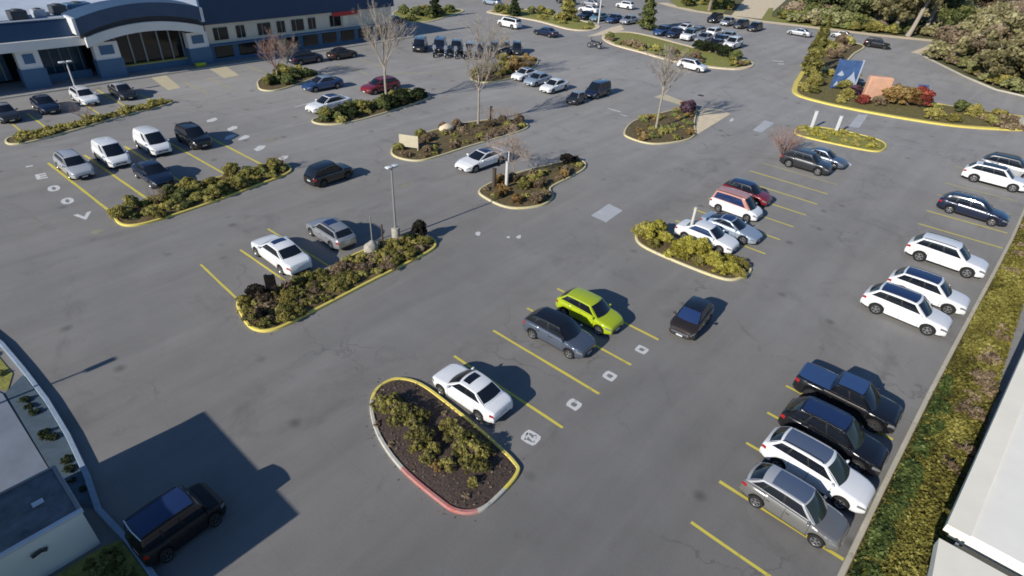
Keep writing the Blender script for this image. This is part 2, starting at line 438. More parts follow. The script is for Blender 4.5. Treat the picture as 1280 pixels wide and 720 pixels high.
# near middle row, far middle row
for x in (16.4, 19.5, 22.55, 25.55): strip_line((x, 9.7), (x, 17.0), .16)
for i in range(7):
    x = 58.1 - 3.0 * i; strip_line((x, 9.0), (x - .1, 16.2), .17, m='yellow_line' if i > 0 else 'yellow_faded')
# right rows against the long kerb
for x in (16.0, 18.7, 21.65, 24.3, 26.95): strip_line((x, 2.9), (x - .1, -2.25 if x > 17 else -2.15), .16)
for x, m in ((54.7, 'yellow_line'), (58.2, 'yellow_line'), (66.9, 'yellow_faded'), (73.0, 'yellow_faded'), (63.0, 'yellow_faded')):
    strip_line((x, 1.7), (x + .25, -4.1), .19, m=m)
# island with the two pale cars
strip_line((11.25, 34.9), (11.0, 29.9), .14); strip_line((13.9, 34.9), (14.0, 29.6), .14); strip_line((16.7, 36.3), (16.9, 29.2), .14)
# left rows
for x, y0, y1 in ((10.0, 45.9, 58.8), (12.7, 46.9, 58.8), (15.9, 47.0, 58.8), (19.1, 46.8, 58.8), (22.35, 46.9, 59.3)):
    strip_line((x - .3, y1), (x, y0), .20, m='yellow_line')
for x, y0, y1 in ((10.3, 66.3, 72.7), (12.2, 67.4, 74.0), (17.2, 68.2, 77.0), (20.0, 69.2, 78.5), (22.8, 69.7, 74.0)):
    strip_line((x, y1), (x, y0), .17, m='yellow_line')
for x, y0, y1 in ((28.5, 70, 76), (31.5, 70, 76), (38, 73, 79), (48, 66, 73), (52.0, 66, 73)): strip_line((x, y1), (x, y0), .14, m='yellow_faded')
strip_line((33.2, 59.5), (40, 60.4), .16, m='white_line', name='lane_line')
strip_line((56.5, 61.0), (50.0, 64.5), .16, m='yellow_faded', name='lane_line')

def quad(name, poly, m, z=.005):
    # worn hand-painted patch with an uneven outline
    pts = []
    n = len(poly)
    for i in range(n):
        a = Vector(poly[i]); b = Vector(poly[(i + 1) % n]); k = 5
        for j in range(k):
            p = a.lerp(b, j / k); pts.append((p.x + random.uniform(-.03, .03), p.y + random.uniform(-.03, .03)))
    return sheet(name, pts, z, M[m])
quad('pale_patch', [(35.7, 21.4), (35.6, 19.9), (38.4, 20.1), (38.6, 21.6)], 'pale_patch')
quad('pale_patch', [(67.3, 20.8), (67.3, 19.8), (72.0, 20.1), (72.3, 21.3)], 'pale_patch')
quad('pale_patch', [(78.2, 13.4), (78.6, 12.3), (85.6, 13.0), (84.7, 13.9)], 'pale_patch')
quad('access_ramp', [(26.4, 80.0), (25.7, 73.7), (27.2, 73.8), (28.2, 80.1)], 'cream_ramp')
quad('access_ramp', [(33.6, 80.3), (32.9, 74.8), (35.0, 75.1), (35.8, 80.3)], 'cream_ramp')
quad('tan_strip', [(70.2, 35.2), (69.6, 31.2), (71.3, 31.2), (72.6, 35.1)], 'cream_ramp')

def blob(cx, cy, sx, sy, rz, m, name='paint_mark', z=.005):
    pts = []
    for i in range(14):
        t = 2 * math.pi * i / 14; k = random.uniform(.72, 1.12)
        x = sx * k * math.cos(t); y = sy * k * math.sin(t)
        pts.append((cx + x * math.cos(rz) - y * math.sin(rz), cy + x * math.sin(rz) + y * math.cos(rz)))
    return sheet(name, pts, z, M[m])
for a in ((28.9, 23.1, .32, .18, .4), (27.1, 25.5, .35, .2, .6), (28.3, 23.6, .2, .12, .2), (107.1, 32.3, 1.1, .35, 2.2), (105.4, 31.2, .8, .3, 2.6), (69.1, 24.1, .9, .22, .2),
          (64.6, 9.8, .55, .35, .2), (63.6, 10.6, .35, .2, .2), (61.0, 35.4, 1.0, .16, 1.6), (60.2, 33.6, .6, .12, 1.6)):
    blob(*a, 'white_line')
for a in ((16.4, 39.0, .5, .3, .3), (28.8, 35.6, 1.1, .35, 0), (26.1, 52.0, .8, .35, .2), (6.0, 48.2, .12, 1.0, .1), (8.3, 43.7, .42, .42, 0)):
    blob(*a, 'faint_smear')

# painted stall numbers and letters
def glyph(txt, x, y, size, rz, m='white_line', bold=.03):
    c = bpy.data.curves.new('painted_letter', 'FONT'); c.body = txt; c.size = size; c.offset = bold; c.align_x = 'CENTER'; c.align_y = 'CENTER'
    t = bpy.data.objects.new('tmp', c); COL.objects.link(t)
    bpy.context.view_layer.update()
    me = bpy.data.meshes.new_from_object(t.evaluated_get(bpy.context.evaluated_depsgraph_get()))
    bpy.data.objects.remove(t); bpy.data.curves.remove(c)
    o = mesh_obj('painted_letter', me, None, M[m]); o.location = (x, y, .006); o.rotation_euler = (0, 0, rz)
    return tag(o, kind='structure')
def ring(x, y, s, inner, rz):
    vs = []; 
    for k, q in ((s / 2, 0), (inner / 2, 0)):
        for a, b in ((-1, -.9), (-.5, -1.1), (.5, -1.1), (1, -.9), (1.05, 0), (1, .9), (.5, 1.1), (-.5, 1.1), (-1, .9), (-1.05, 0)):
            px, py = a * k * random.uniform(.93, 1.05), b * k * random.uniform(.93, 1.05)
            vs.append((x + px * math.cos(rz) - py * math.sin(rz), y + px * math.sin(rz) + py * math.cos(rz), .006))
    fs = [(i, (i + 1) % 10, 10 + (i + 1) % 10, 10 + i) for i in range(10)]
    return tag(MB().add(vs, fs).build('painted_number', M['white_line']), kind='structure')
for x, y in ((18.0, 10.2), (21.0, 10.05), (24.1, 9.95)): ring(x, y, .62, .26, .05)
ring(14.9, 10.4, .74, .42, .1); glyph('Z', 14.9, 10.4, .62, .4)
for t, y in (('-', 59.1), ('E', 56.1), ('0', 53.0), ('0', 50.0), ('V', 46.6)): glyph(t, 8.45, y, 1.55, R(-8), bold=.06)
for x, y in ((24.6, 60.9), (24.9, 57.3), (23.6, 55.2), (24.5, 54.2), (24.2, 50.8), (24.4, 47.3)):
    blob(x, y, .80, .42, .5, 'white_line')

# ============================ kerbed islands ================================
def smooth_poly(pts, sub=5):
    out = []; n = len(pts)
    for i in range(n):
        p0, p1, p2, p3 = [Vector(pts[(i + k - 1) % n]) for k in range(4)]
        for j in range(sub):
            t = j / sub
            q = .5 * ((2 * p1) + (p2 - p0) * t + (2 * p0 - 5 * p1 + 4 * p2 - p3) * t * t + (3 * p1 - p0 - 3 * p2 + p3) * t ** 3)
            out.append((q.x, q.y))
    return out
def area(p): return .5 * sum(p[i][0] * p[(i + 1) % len(p)][1] - p[(i + 1) % len(p)][0] * p[i][1] for i in range(len(p)))
def inset(p, d):
    n = len(p); out = []
    for i in range(n):
        a = Vector(p[i - 1]); b = Vector(p[i]); c = Vector(p[(i + 1) % n])
        t = (c - a)
        if t.length < 1e-6: t = Vector((1, 0))
        t.normalize(); out.append((b.x - t.y * d, b.y + t.x * d))
    return out
def inside(p, x, y):
    r = False; n = len(p); j = n - 1
    for i in range(n):
        if (p[i][1] > y) != (p[j][1] > y) and x < (p[j][0] - p[i][0]) * (y - p[i][1]) / (p[j][1] - p[i][1]) + p[i][0]: r = not r
        j = i
    return r
def edge_dist(p, x, y):
    best = 1e9
    q = Vector((x, y))
    for i in range(len(p)):
        a = Vector(p[i]); b = Vector(p[(i + 1) % len(p)]); ab = b - a
        t = max(0, min(1, (q - a).dot(ab) / max(ab.length_squared, 1e-9)))
        best = min(best, (a + ab * t - q).length)
    return best

ISL = {}
def island(key, pts, kerb, soil, label, h=.14, kw=.17, sub=5, segs=None, cat='planter island', group='kerbed planting islands in the parking lot'):
    p = smooth_poly(pts, sub) if sub > 1 else pts
    if area(p) < 0: p = p[::-1]
    n = len(p)
    cx = sum(q[0] for q in p) / n; cy = sum(q[1] for q in p) / n
    root = empty('planting_island', (cx, cy, 0), 0, label, cat, group)
    P0 = p; P1 = inset(p, .03); P2 = inset(p, kw - .02); P3 = inset(p, kw)
    def loc(q, z): return (q[0] - cx, q[1] - cy, z)
    def ringmesh(idx):
        mb = MB(); k = len(idx)
        for i in idx:
            mb.v += [loc(P0[i], 0), loc(P0[i], h - .03), loc(P1[i], h), loc(P2[i], h), loc(P3[i], h - .05)]
        for a in range(k - 1):
            for r in range(4):
                mb.f.append((a * 5 + r, (a + 1) * 5 + r, (a + 1) * 5 + r + 1, a * 5 + r + 1)); mb.mi.append(0)
        return mb
    if segs is None:
        o = ringmesh(list(range(n)) + [0]).build('kerb', M[kerb], root, 40)
    else:
        for f0, f1, mm, lab in segs:
            a = int(f0 * n); b = int(f1 * n)
            o = ringmesh([i % n for i in range(a, b + 1)]).build('kerb', M[mm], root, 40); o['label'] = lab
    # soil: rings towards the middle, heaped a little
    mb = MB(); rings = [P3]
    for fct in (.82, .55, .25):
        rings.append([(cx + (q[0] - cx) * fct, cy + (q[1] - cy) * fct) for q in P3])
    for ri, rg in enumerate(rings):
        for q in rg:
            z = h - .06 + (0 if ri == 0 else .05 * ri ** .5 + .05 * noise.noise(Vector((q[0] * .9, q[1] * .9, 3))))
            mb.v.append(loc(q, z))
    for ri in range(3):
        for i in range(n):
            j = (i + 1) % n
            mb.f.append((ri * n + i, ri * n + j, (ri + 1) * n + j, (ri + 1) * n + i)); mb.mi.append(0)
    mb.f.append(tuple(3 * n + i for i in range(n))); mb.mi.append(0)
    mb.build('soil', M[soil], root, 60)
    ISL[key] = p
    return root

near = [(10.8, 16.9), (11.6, 17.75), (12.4, 18.0), (13.2, 17.75), (13.75, 16.6), (13.75, 14.3), (13.6, 11.9), (13.35, 10.0), (12.9, 9.45), (11.3, 9.3), (10.4, 9.45), (9.8, 10.1), (9.65, 11.1), (9.65, 13.3), (10.05, 15.3)]
near = near[::-1]
island('near', near, 'kerb_yellow', 'mulch', 'rounded mulch bed with half red kerb beside the white sedan in front', segs=[
    (0.0, .07, 'kerb_white', 'dirty white kerb on the curved side'), (.07, .27, 'kerb_red', 'red painted kerb'), (.27, .36, 'kerb_white', 'pale bare kerb at the corner'),
    (.36, .90, 'kerb_yellow', 'yellow painted kerb'), (.90, 1.0, 'kerb_white', 'pale worn kerb on the curved end')])
island('two', [(11.05, 29.6), (10.3, 27.9), (10.15, 26.4), (11.0, 25.5), (13.5, 25.5), (17.5, 25.7), (22.6, 25.9), (23.9, 26.5), (24.1, 27.5), (23.0, 28.3), (19.6, 29.2), (16.5, 28.8), (13.5, 29.2)], 'kerb_yellow', 'earth', 'long planted island with bright yellow kerb in front of the white car with a sunroof')
island('left', [(10.1, 45.3), (9.7, 43.8), (10.3, 42.8), (12.0, 42.5), (15.5, 42.7), (19.2, 43.2), (22.8, 43.8), (23.8, 45.0), (23.3, 46.2), (18.2, 46.9), (12.4, 46.4)], 'kerb_yellow', 'earth', 'long planted island at the end of the four left bays of white vans')
island('upper_left', [(8.9, 67.0), (8.6, 65.3), (10.2, 64.8), (14.3, 65.8), (18.3, 67.1), (23.4, 68.3), (24.1, 69.2), (22.9, 70.0), (15.2, 68.3), (11.0, 67.4)], 'kerb_dull', 'earth', 'narrow planted island nearest the store at far left')
island('posts', [(32.7, 30.7), (31.7, 29.0), (31.9, 26.5), (34.1, 25.1), (36.2, 25.5), (37.4, 26.7), (40.3, 26.9), (43.1, 27.2), (44.5, 28.2), (44.0, 29.3), (41.0, 30.2), (36.8, 30.9)], 'kerb_dull', 'earth', 'pale kerbed island with two short posts beside the white coupe')
island('board', [(32.9, 42.5), (32.0, 40.8), (32.8, 38.8), (34.9, 38.3), (39.4, 38.2), (46.3, 37.8), (48.6, 38.6), (48.9, 40.9), (45.6, 43.0), (41.2, 43.9), (35.5, 43.7)], 'kerb_dull', 'earth', 'brown planted island carrying the beige sign board')
island('hedge', [(32.3, 54.6), (31.9, 52.9), (33.8, 51.5), (38.1, 51.4), (46.3, 52.5), (47.8, 54.0), (47.4, 55.8), (42.3, 55.6), (36, 54.6)], 'kerb_dull', 'earth', 'island with dense green hedge and tall bare tree beside the white sedan')
island('store', [(34.2, 69.2), (33.7, 67.2), (35.3, 66.2), (40.2, 67.7), (43.0, 69.5), (43.2, 72.4), (39.7, 73.6), (35.8, 71.6)], 'kerb_dull', 'earth', 'small rounded island with clipped bushes near the store entrance')
island('walk', [(54.9, 30.3), (53.7, 28.9), (54.0, 26.3), (57.2, 24.6), (60.2, 24.5), (64.5, 26.6), (69.5, 28.8), (70.2, 29.9), (63.5, 31.2), (58.9, 31.6)], 'kerb_dull', 'earth', 'island with tan walkway strip and single pale-trunked bare tree')
island('yellow_bush', [(35.5, 17.2), (34.4, 16.2), (34.1, 14.0), (34.3, 10.0), (35.4, 8.9), (37.2, 8.9), (37.3, 10.6), (37.0, 13.2), (37.2, 16.3), (36.7, 17.2)], 'kerb_dull', 'earth', 'island of yellow green bushes beside the silver white sedan in the middle row')
island('end_row', [(71.2, 17.4), (69.6, 16.4), (69.8, 12.9), (70.7, 9.0), (72.5, 8.2), (74.7, 8.6), (75.7, 10.2), (75.5, 13.7), (73.9, 16.9)], 'kerb_yellow', 'lawn', 'grassy yellow kerbed island with white marker posts at the head of the middle row')
island('round', [(58.3, 56.8), (56.8, 54.2), (58.8, 52.7), (63.9, 52.9), (70.5, 55.3), (73.5, 57.6), (72.4, 60.2), (65.3, 59.6)], 'kerb_dull', 'earth', 'island of dry ochre plants in front of the row of dark parked vehicles')
island('top_mid', [(98.3, 62.0), (93.6, 57.2), (92.1, 50.2), (90.8, 42.0), (94.0, 34.6), (99.5, 33.6), (102.9, 36.4), (104.5, 46.1), (107.0, 58.5), (104.5, 62.6)], 'tan_concrete', 'lawn', 'long grassy island with hedge and conifer in front of the far row of white cars', h=.16, kw=.85)
island('top_left', [(78.3, 98.1), (77.0, 91.5), (80.0, 89.6), (85.2, 91.0), (94.6, 94.6), (94.6, 98.1), (85.5, 103.1)], 'kerb_dull', 'lawn', 'grassy corner island with dark tree past the end of the store', kw=.35)
island('top_bank', [(99.0, 92.0), (98.2, 88.2), (99.5, 79.0), (98.0, 69.5), (101.6, 66.3), (106.8, 68.4), (109.0, 75.0), (109.6, 88.0), (106, 92)], 'tan_concrete', 'lawn', 'grassy island with round conifer at top centre by the white lamp post', kw=.85)
island('gateway', [(92.5, 24.8), (87.4, 22.9), (86.0, 19.0), (86.4, 13.0), (88.6, 5.0), (92.4, -.4), (95.6, -3.4), (101.0, -7.5), (103.0, -4.0), (100.0, 4.0), (99.8, 10.0), (101.6, 17.0), (106.5, 21.4), (107.5, 25.2), (103.5, 26.9), (98.0, 26.0)], 'kerb_yellow', 'bed_grass', 'large entrance bed with blue sign and autumn bushes behind a yellow kerb', kw=.65, h=.18)
island('tongue', [(109.0, 23.2), (116.0, 23.8), (126.0, 25.0), (135.5, 25.6), (138.0, 28.5), (136.0, 32.2), (128.0, 31.8), (116.0, 29.8), (109.5, 27.2)], 'kerb_dull', 'earth', 'brown shrub bed behind the blue entrance sign', kw=.35, h=.18)
o = MB().add([(60.0, 24.45, .012), (71.2, 25.2, .012), (72.2, 27.0, .012), (70.6, 28.8, .012), (64.7, 26.4, .012)], [(0, 1, 2, 3, 4)]).build('footpath', M['tan_concrete']); tag(o, kind='structure')
sheet('footpath', [(95.5, 63.6), (99.0, 64.2), (108.0, 66.2), (112.0, 66.5), (108.0, 63.2), (100.0, 62.6)], .012, M['tan_concrete'])

# ============================ vegetation ====================================
def leaf_arrays(centres, normals, sizes, aspect=1.6):
    """leaf-sized quads: returns verts (4n,3)"""
    n = len(centres)
    rnd = RNG.normal(size=(n, 3))
    nn = normals / np.maximum(np.linalg.norm(normals, axis=1, keepdims=True), 1e-6)
    a = np.cross(nn, rnd); a /= np.maximum(np.linalg.norm(a, axis=1, keepdims=True), 1e-6)
    b = np.cross(nn, a)
    sa = (sizes * .5)[:, None]; sb = (sizes * .5 * aspect)[:, None]
    v = np.stack([centres - b * sb, centres + a * sa, centres + b * sb, centres - a * sa], axis=1)
    return v.reshape(-1, 3)
def leaf_mesh(name, v, tint, extra=None):
    """v (4n,3); tint (n); extra = MB of wood, material slot 1"""
    n = len(v) // 4
    ev = np.array(extra.v, dtype=float).reshape(-1, 3) if extra and extra.v else np.zeros((0, 3))
    me = bpy.data.meshes.new(name)
    av = np.vstack([v, ev])
    faces = np.arange(4 * n).reshape(-1, 4).tolist()
    if extra: faces += [tuple(i + 4 * n for i in f) for f in extra.f]
    me.from_pydata(av.tolist(), [], faces)
    at = me.attributes.new('tint', 'FLOAT', 'FACE')
    tt = np.concatenate([tint, np.full(len(faces) - n, .3)])
    at.data.foreach_set('value', tt.astype(np.float32))
    if extra:
        me.polygons.foreach_set('material_index', [0] * n + [1] * len(extra.f))
    me.update(); return me

def bush_leaves(nclump, per, rad, height, clump_r, leaf, flat=.75):
    C = []; Nn = []; T = []
    for k in range(nclump):
        t = random.uniform(0, 2 * math.pi); rr = rad * math.sqrt(random.random()) * .8
        zz = height * (1 - (rr / rad) ** 2 * .7) * random.uniform(.45, .95) - clump_r * .5
        c = np.array([rr * math.cos(t), rr * math.sin(t), max(zz, clump_r * .35)])
        d = RNG.normal(size=(per, 3)); d /= np.linalg.norm(d, axis=1, keepdims=True)
        d[:, 2] = np.abs(d[:, 2]) * .9 + d[:, 2] * .1
        q = clump_r * RNG.uniform(.55, 1.08, size=(per, 1)) * random.uniform(.7, 1.2)
        pos = c + d * q * np.array([1, 1, flat])
        C.append(pos); Nn.append(d + RNG.normal(size=(per, 3)) * .55 + np.array([0, 0, .35]))
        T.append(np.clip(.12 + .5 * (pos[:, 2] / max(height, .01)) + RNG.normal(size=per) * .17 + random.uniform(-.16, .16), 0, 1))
    C = np.vstack(C); Nn = np.vstack(Nn); T = np.concatenate(T)
    return leaf_arrays(C, Nn, leaf * RNG.uniform(.6, 1.35, size=len(C))), T
def stems(nst, rad, height, r0=.018):
    mb = MB()
    for k in range(nst):
        t = random.uniform(0, 6.28); a = random.uniform(.1, .7) * rad
        p = Vector((0, 0, 0)); q = Vector((a * math.cos(t), a * math.sin(t), height * random.uniform(.6, .95)))
        m_ = p.lerp(q, .5) + Vector((random.uniform(-.1, .1), random.uniform(-.1, .1), .05)) * rad
        mb.tube([p, m_, q], [r0, r0 * .7, r0 * .35], 4, caps=False)
    return mb
BUSH = {}; RAW = {}
for i in range(4):
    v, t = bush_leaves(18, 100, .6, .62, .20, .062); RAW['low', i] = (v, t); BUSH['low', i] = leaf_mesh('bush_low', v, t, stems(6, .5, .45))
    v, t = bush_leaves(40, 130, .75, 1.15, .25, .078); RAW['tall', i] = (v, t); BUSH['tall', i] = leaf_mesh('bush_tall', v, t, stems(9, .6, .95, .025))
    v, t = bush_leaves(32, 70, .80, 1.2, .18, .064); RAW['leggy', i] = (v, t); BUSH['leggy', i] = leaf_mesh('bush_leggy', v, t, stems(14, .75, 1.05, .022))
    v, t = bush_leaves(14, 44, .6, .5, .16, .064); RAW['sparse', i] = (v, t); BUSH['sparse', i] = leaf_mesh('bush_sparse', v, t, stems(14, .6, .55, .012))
def twig_bush(h, rad, n):
    mb = MB()
    def grow(p, d, L, r, dep):
        q = p + d * L
        mb.tube([p, p.lerp(q, .5) + Vector((random.uniform(-1, 1), random.uniform(-1, 1), 0)) * L * .08, q], [r, r * .8, r * .55], 4, caps=False)
        if dep > 0:
            for _ in range(3):
                dd = (d + Vector((random.uniform(-1, 1), random.uniform(-1, 1), random.uniform(-.2, .6))) * .6).normalized()
                grow(q, dd, L * random.uniform(.55, .8), r * .55, dep - 1)
    for i in range(n):
        t = random.uniform(0, 6.28)
        grow(Vector((0, 0, 0)), Vector((math.cos(t) * rad / h, math.sin(t) * rad / h, 1)).normalized(), h * .42, .022, 3)
    return mb.mesh('twig_bush')
TWIG = [twig_bush(1.3, .8, 8) for _ in range(2)]

GRP = {}
def bush(kind, x, y, m, s=1.0, z=.1, label='', group=None, rz=None, sz=None, name='shrub', cat='shrub', wood='twig'):
    SHRUBS.append(dict(kind=kind, i=random.randrange(4), x=x, y=y, z=z, s=s, sz=(sz if sz else s) * random.uniform(.88, 1.12), rz=random.uniform(0, 6.28) if rz is None else rz, m=m, wood=wood, label=label, group=group, name=name, cat=cat))
SHRUBS = []
CAM = Vector((0, 0, 20.5))
def plant_all(limit=285):
    # single plants stand as objects; past the limit the smallest looking ones become one planting mass
    def big(b):
        inview = 1.0
        return (1e6 if not b['group'] else 0) + {'low': .62, 'tall': 1.0, 'sparse': .5, 'leggy': 1.0}[b['kind']] * b['s'] / (Vector((b['x'], b['y'], 0)) - CAM).length
    order = sorted(SHRUBS, key=big, reverse=True)
    for b in order[:limit]:
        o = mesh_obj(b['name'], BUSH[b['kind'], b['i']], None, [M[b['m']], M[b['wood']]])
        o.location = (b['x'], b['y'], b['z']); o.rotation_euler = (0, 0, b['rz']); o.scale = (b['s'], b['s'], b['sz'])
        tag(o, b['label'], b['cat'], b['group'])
    rest = order[limit:]
    if not rest: return
    mats_ = sorted({b['m'] for b in rest}); V = []; T = []; MI = []
    for b in rest:
        v, t = RAW[b['kind'], b['i']]
        v = v.reshape(-1, 4, 3)[::2]; cv = v.mean(1, keepdims=True); v = (cv + (v - cv) * 1.4).reshape(-1, 3); t = t[::2]
        c, s_ = math.cos(b['rz']), math.sin(b['rz']); q = v * np.array([b['s'], b['s'], b['sz']])
        V.append(np.stack([q[:, 0] * c - q[:, 1] * s_ + b['x'], q[:, 0] * s_ + q[:, 1] * c + b['y'], q[:, 2] + b['z']], 1)); 
        T.append(np.clip(t + random.uniform(-.06, .3), 0, 1.3)); MI.append(np.full(len(t), mats_.index(b['m'])))
    V = np.vstack(V); T = np.concatenate(T); MI = np.concatenate(MI)
    me = leaf_mesh('distant_shrubs', V, T)
    o = mesh_obj('distant_shrubs', me, None, [M[k] for k in mats_]); me.polygons.foreach_set('material_index', MI.astype(np.int32)); me.update()
    tag(o, 'mass of small distant shrubs in the far islands and along the wooded edges', 'shrubs', None, 'stuff')
def fill(key, n, kinds, mats_, label, group, smin=.7, smax=1.1, margin=.5, region=None, z=.1, sep=.55):
    p = ISL[key]; xs = [q[0] for q in p]; ys = [q[1] for q in p]; got = []; tries = 0
    while len(got) < n and tries < 4000:
        tries += 1
        x = random.uniform(min(xs), max(xs)); y = random.uniform(min(ys), max(ys))
        if not inside(p, x, y) or edge_dist(p, x, y) < margin: continue
        if region and not region(x, y): continue
        if any((x - a) ** 2 + (y - b) ** 2 < sep ** 2 for a, b in got): continue
        got.append((x, y))
    for x, y in got:
        bush(random.choice(kinds), x, y, random.choice(mats_), random.uniform(smin, smax), z, label, group)
# near island: an irregular loose group of taller olive shrubs with bare mulch round it
G_ = 'olive shrubs in the near mulch bed'
for x, y, s in ((11.3, 16.7, .62), (11.9, 16.4, .55), (11.45, 16.0, .66), (11.15, 15.4, .5), (11.7, 15.3, .70), (12.15, 14.7, .5), (11.5, 14.5, .6), (11.0, 14.2, .42), (11.35, 13.7, .62), (10.75, 13.5, .45), (11.2, 13.0, .5), (12.5, 13.3, .62), (12.35, 12.6, .82), (12.75, 12.2, .5), (12.0, 12.0, .6), (12.15, 11.4, .85), (12.7, 11.3, .55), (11.6, 11.2, .6), (11.0, 11.9, .5), (10.7, 12.8, .45), (12.0, 10.7, .5), (11.2, 10.5, .35)):
    bush('leggy', x, y, random.choice(['leaf_olive', 'leaf_olive', 'leaf_yellow']), s * 1.08, .1, 'leggy olive green shrub growing in the mulch of the half red kerbed bed', G_)
for x, y in ((10.75, 12.6), (10.7, 12.2)):
    bush('low', x, y, 'leaf_orange', .45, .12, 'small orange leaved plant at the red kerb side of the near bed', 'orange plants in the near bed')
for x, y in ((11.7, 17.35), (10.5, 16.0), (13.0, 11.0), (10.2, 14.6), (10.6, 10.3), (13.1, 14.2)):
    bush('sparse', x, y, 'leaf_brown', .35, .1, 'tiny dry brown plant on bare mulch of the near bed', 'dry plants in the near bed')
fill('two', 75, ['low', 'low', 'sparse'], ['leaf_olive', 'leaf_olive', 'leaf_brown', 'leaf_yellow'], 'low olive and brown groundcover shrub in the bright yellow kerbed island', 'low shrubs in the bright yellow kerbed island', .65, 1.05, .32, sep=.5)
bush('tall', 11.9, 29.0, 'leaf_black', .85, .1, 'dark round bush at the left end of the bright yellow kerbed island', name='round_bush')
bush('tall', 11.0, 27.0, 'leaf_black', .55, .1, 'small blackish bush inside the rounded corner of the yellow kerb', name='round_bush')
bush('tall', 23.4, 27.7, 'leaf_black', .75, .1, 'dark upright bush at the right tip of the bright yellow kerbed island', sz=1.35, name='upright_bush')
bush('tall', 22.7, 28.0, 'leaf_dark', .62, .1, 'dark bush between the lamp post and the upright dark bush', name='round_bush')
fill('left', 52, ['low', 'low', 'tall'], ['leaf_yellow', 'leaf_olive', 'leaf_olive', 'leaf_green'], 'low olive yellow shrub in the left island by the white vans', 'low shrubs in the left island by the vans', .6, 1.0, .35)
for x in (20.0, 21.2, 22.3): bush('tall', x, 45.2, 'leaf_olive', .8, .1, 'taller olive bush at the right end of the left island by the vans', 'taller bushes at the right end of the left island')
fill('upper_left', 44, ['low', 'low', 'sparse'], ['leaf_yellow', 'leaf_olive'], 'low yellowish shrub in the narrow island nearest the store', 'low shrubs in the narrow island nearest the store', .6, 1.0, .3)
fill('posts', 32, ['low', 'tall', 'sparse'], ['leaf_olive', 'leaf_brown', 'leaf_olive', 'leaf_orange'], 'mixed brown and olive shrub in the island with two short posts', 'mixed shrubs in the island with two short posts', .55, .9, .4)
bush('tall', 43.0, 29.2, 'leaf_black', .95, .1, 'black round bush at the right tip of the island with two short posts', name='round_bush')
bush('tall', 43.9, 28.8, 'leaf_black', .5, .1, 'smaller black bush at the very tip of the island with two short posts', name='round_bush')
fill('board', 44, ['low', 'sparse', 'sparse', 'tall'], ['leaf_olive', 'leaf_brown', 'leaf_brown'], 'dry brown or olive shrub in the island with beige sign board', 'shrubs in the island with the beige sign board', .6, 1.0, .4)
fill('hedge', 40, ['tall', 'tall', 'low'], ['leaf_green', 'leaf_olive', 'leaf_dark'], 'dense green bush in the hedge island beside the white sedan', 'bushes in the hedge island by the tall bare tree', .8, 1.25, .55)
fill('store', 22, ['tall', 'low'], ['leaf_green', 'leaf_olive'], 'clipped green bush in the small island near the store entrance', 'bushes in the small island near the entrance', .8, 1.2, .7)
fill('walk', 34, ['low', 'sparse'], ['leaf_olive', 'leaf_orange', 'leaf_green'], 'low ochre plant beside the tan walkway strip', 'low plants beside the tan walkway', .7, 1.1, .4)
for x, y in ((66.8, 28.9), (67.8, 29.4), (68.6, 29.3)): bush('tall', x, y, 'leaf_purple', 1.05, .1, 'dark purple bush at the head of the tan walkway', 'purple bushes at the tan walkway')
for x, y in ((70.0, 30.9), (71.0, 30.6)): bush('low', x, y, 'leaf_red', .8, 0.0, 'low dark red shrub past the end of the tan walkway', 'red shrubs past the tan walkway')
fill('yellow_bush', 26, ['low', 'tall', 'low'], ['leaf_lemon', 'leaf_yellow', 'leaf_lemon'], 'yellow green bush in the island beside the silver white sedan', 'yellow green bushes beside the silver white sedan', .75, 1.1, .4)
bush('tall', 35.6, 16.2, 'leaf_lemon', 1.15, .1, 'tallest yellow bush, at the left end of its island by the white post', name='round_bush')
fill('end_row', 34, ['low', 'sparse'], ['leaf_lemon', 'leaf_yellow'], 'low yellow green plant in the grassy island with white marker posts', 'low plants in the island with white marker posts', .6, .9, .4)
fill('round', 36, ['low', 'sparse', 'tall'], ['leaf_orange', 'leaf_brown', 'leaf_yellow'], 'dry ochre shrub in the island by the row of dark vehicles', 'ochre shrubs by the row of dark vehicles', .8, 1.3, .6)
fill('top_mid', 34, ['tall', 'low'], ['leaf_olive', 'leaf_brown', 'leaf_green'], 'bush on the kerb side of the long grassy island by the far white cars', 'bushes along the long grassy island', 1.0, 1.6, .9, region=lambda x, y: x < 96.5 or y < 38)
for x, y in ((103.0, 43.5), (102.6, 41.5), (101.5, 39.5), (103.2, 45.0)): bush('tall', x, y, 'leaf_dark', 1.7, .1, 'large dark bush in front of the far white cars', 'dark bushes before the far white cars')
fill('top_left', 20, ['low', 'tall'], ['leaf_yellow', 'leaf_green'], 'yellow green bush on the grassy corner past the end of the store', 'bushes on the corner past the store', 1.2, 1.9, 1.2)
fill('top_bank', 28, ['low', 'tall'], ['leaf_olive', 'leaf_yellow', 'leaf_green'], 'bush on the grassy island by the round conifer', 'bushes on the island by the round conifer', 1.0, 1.7, 1.0)
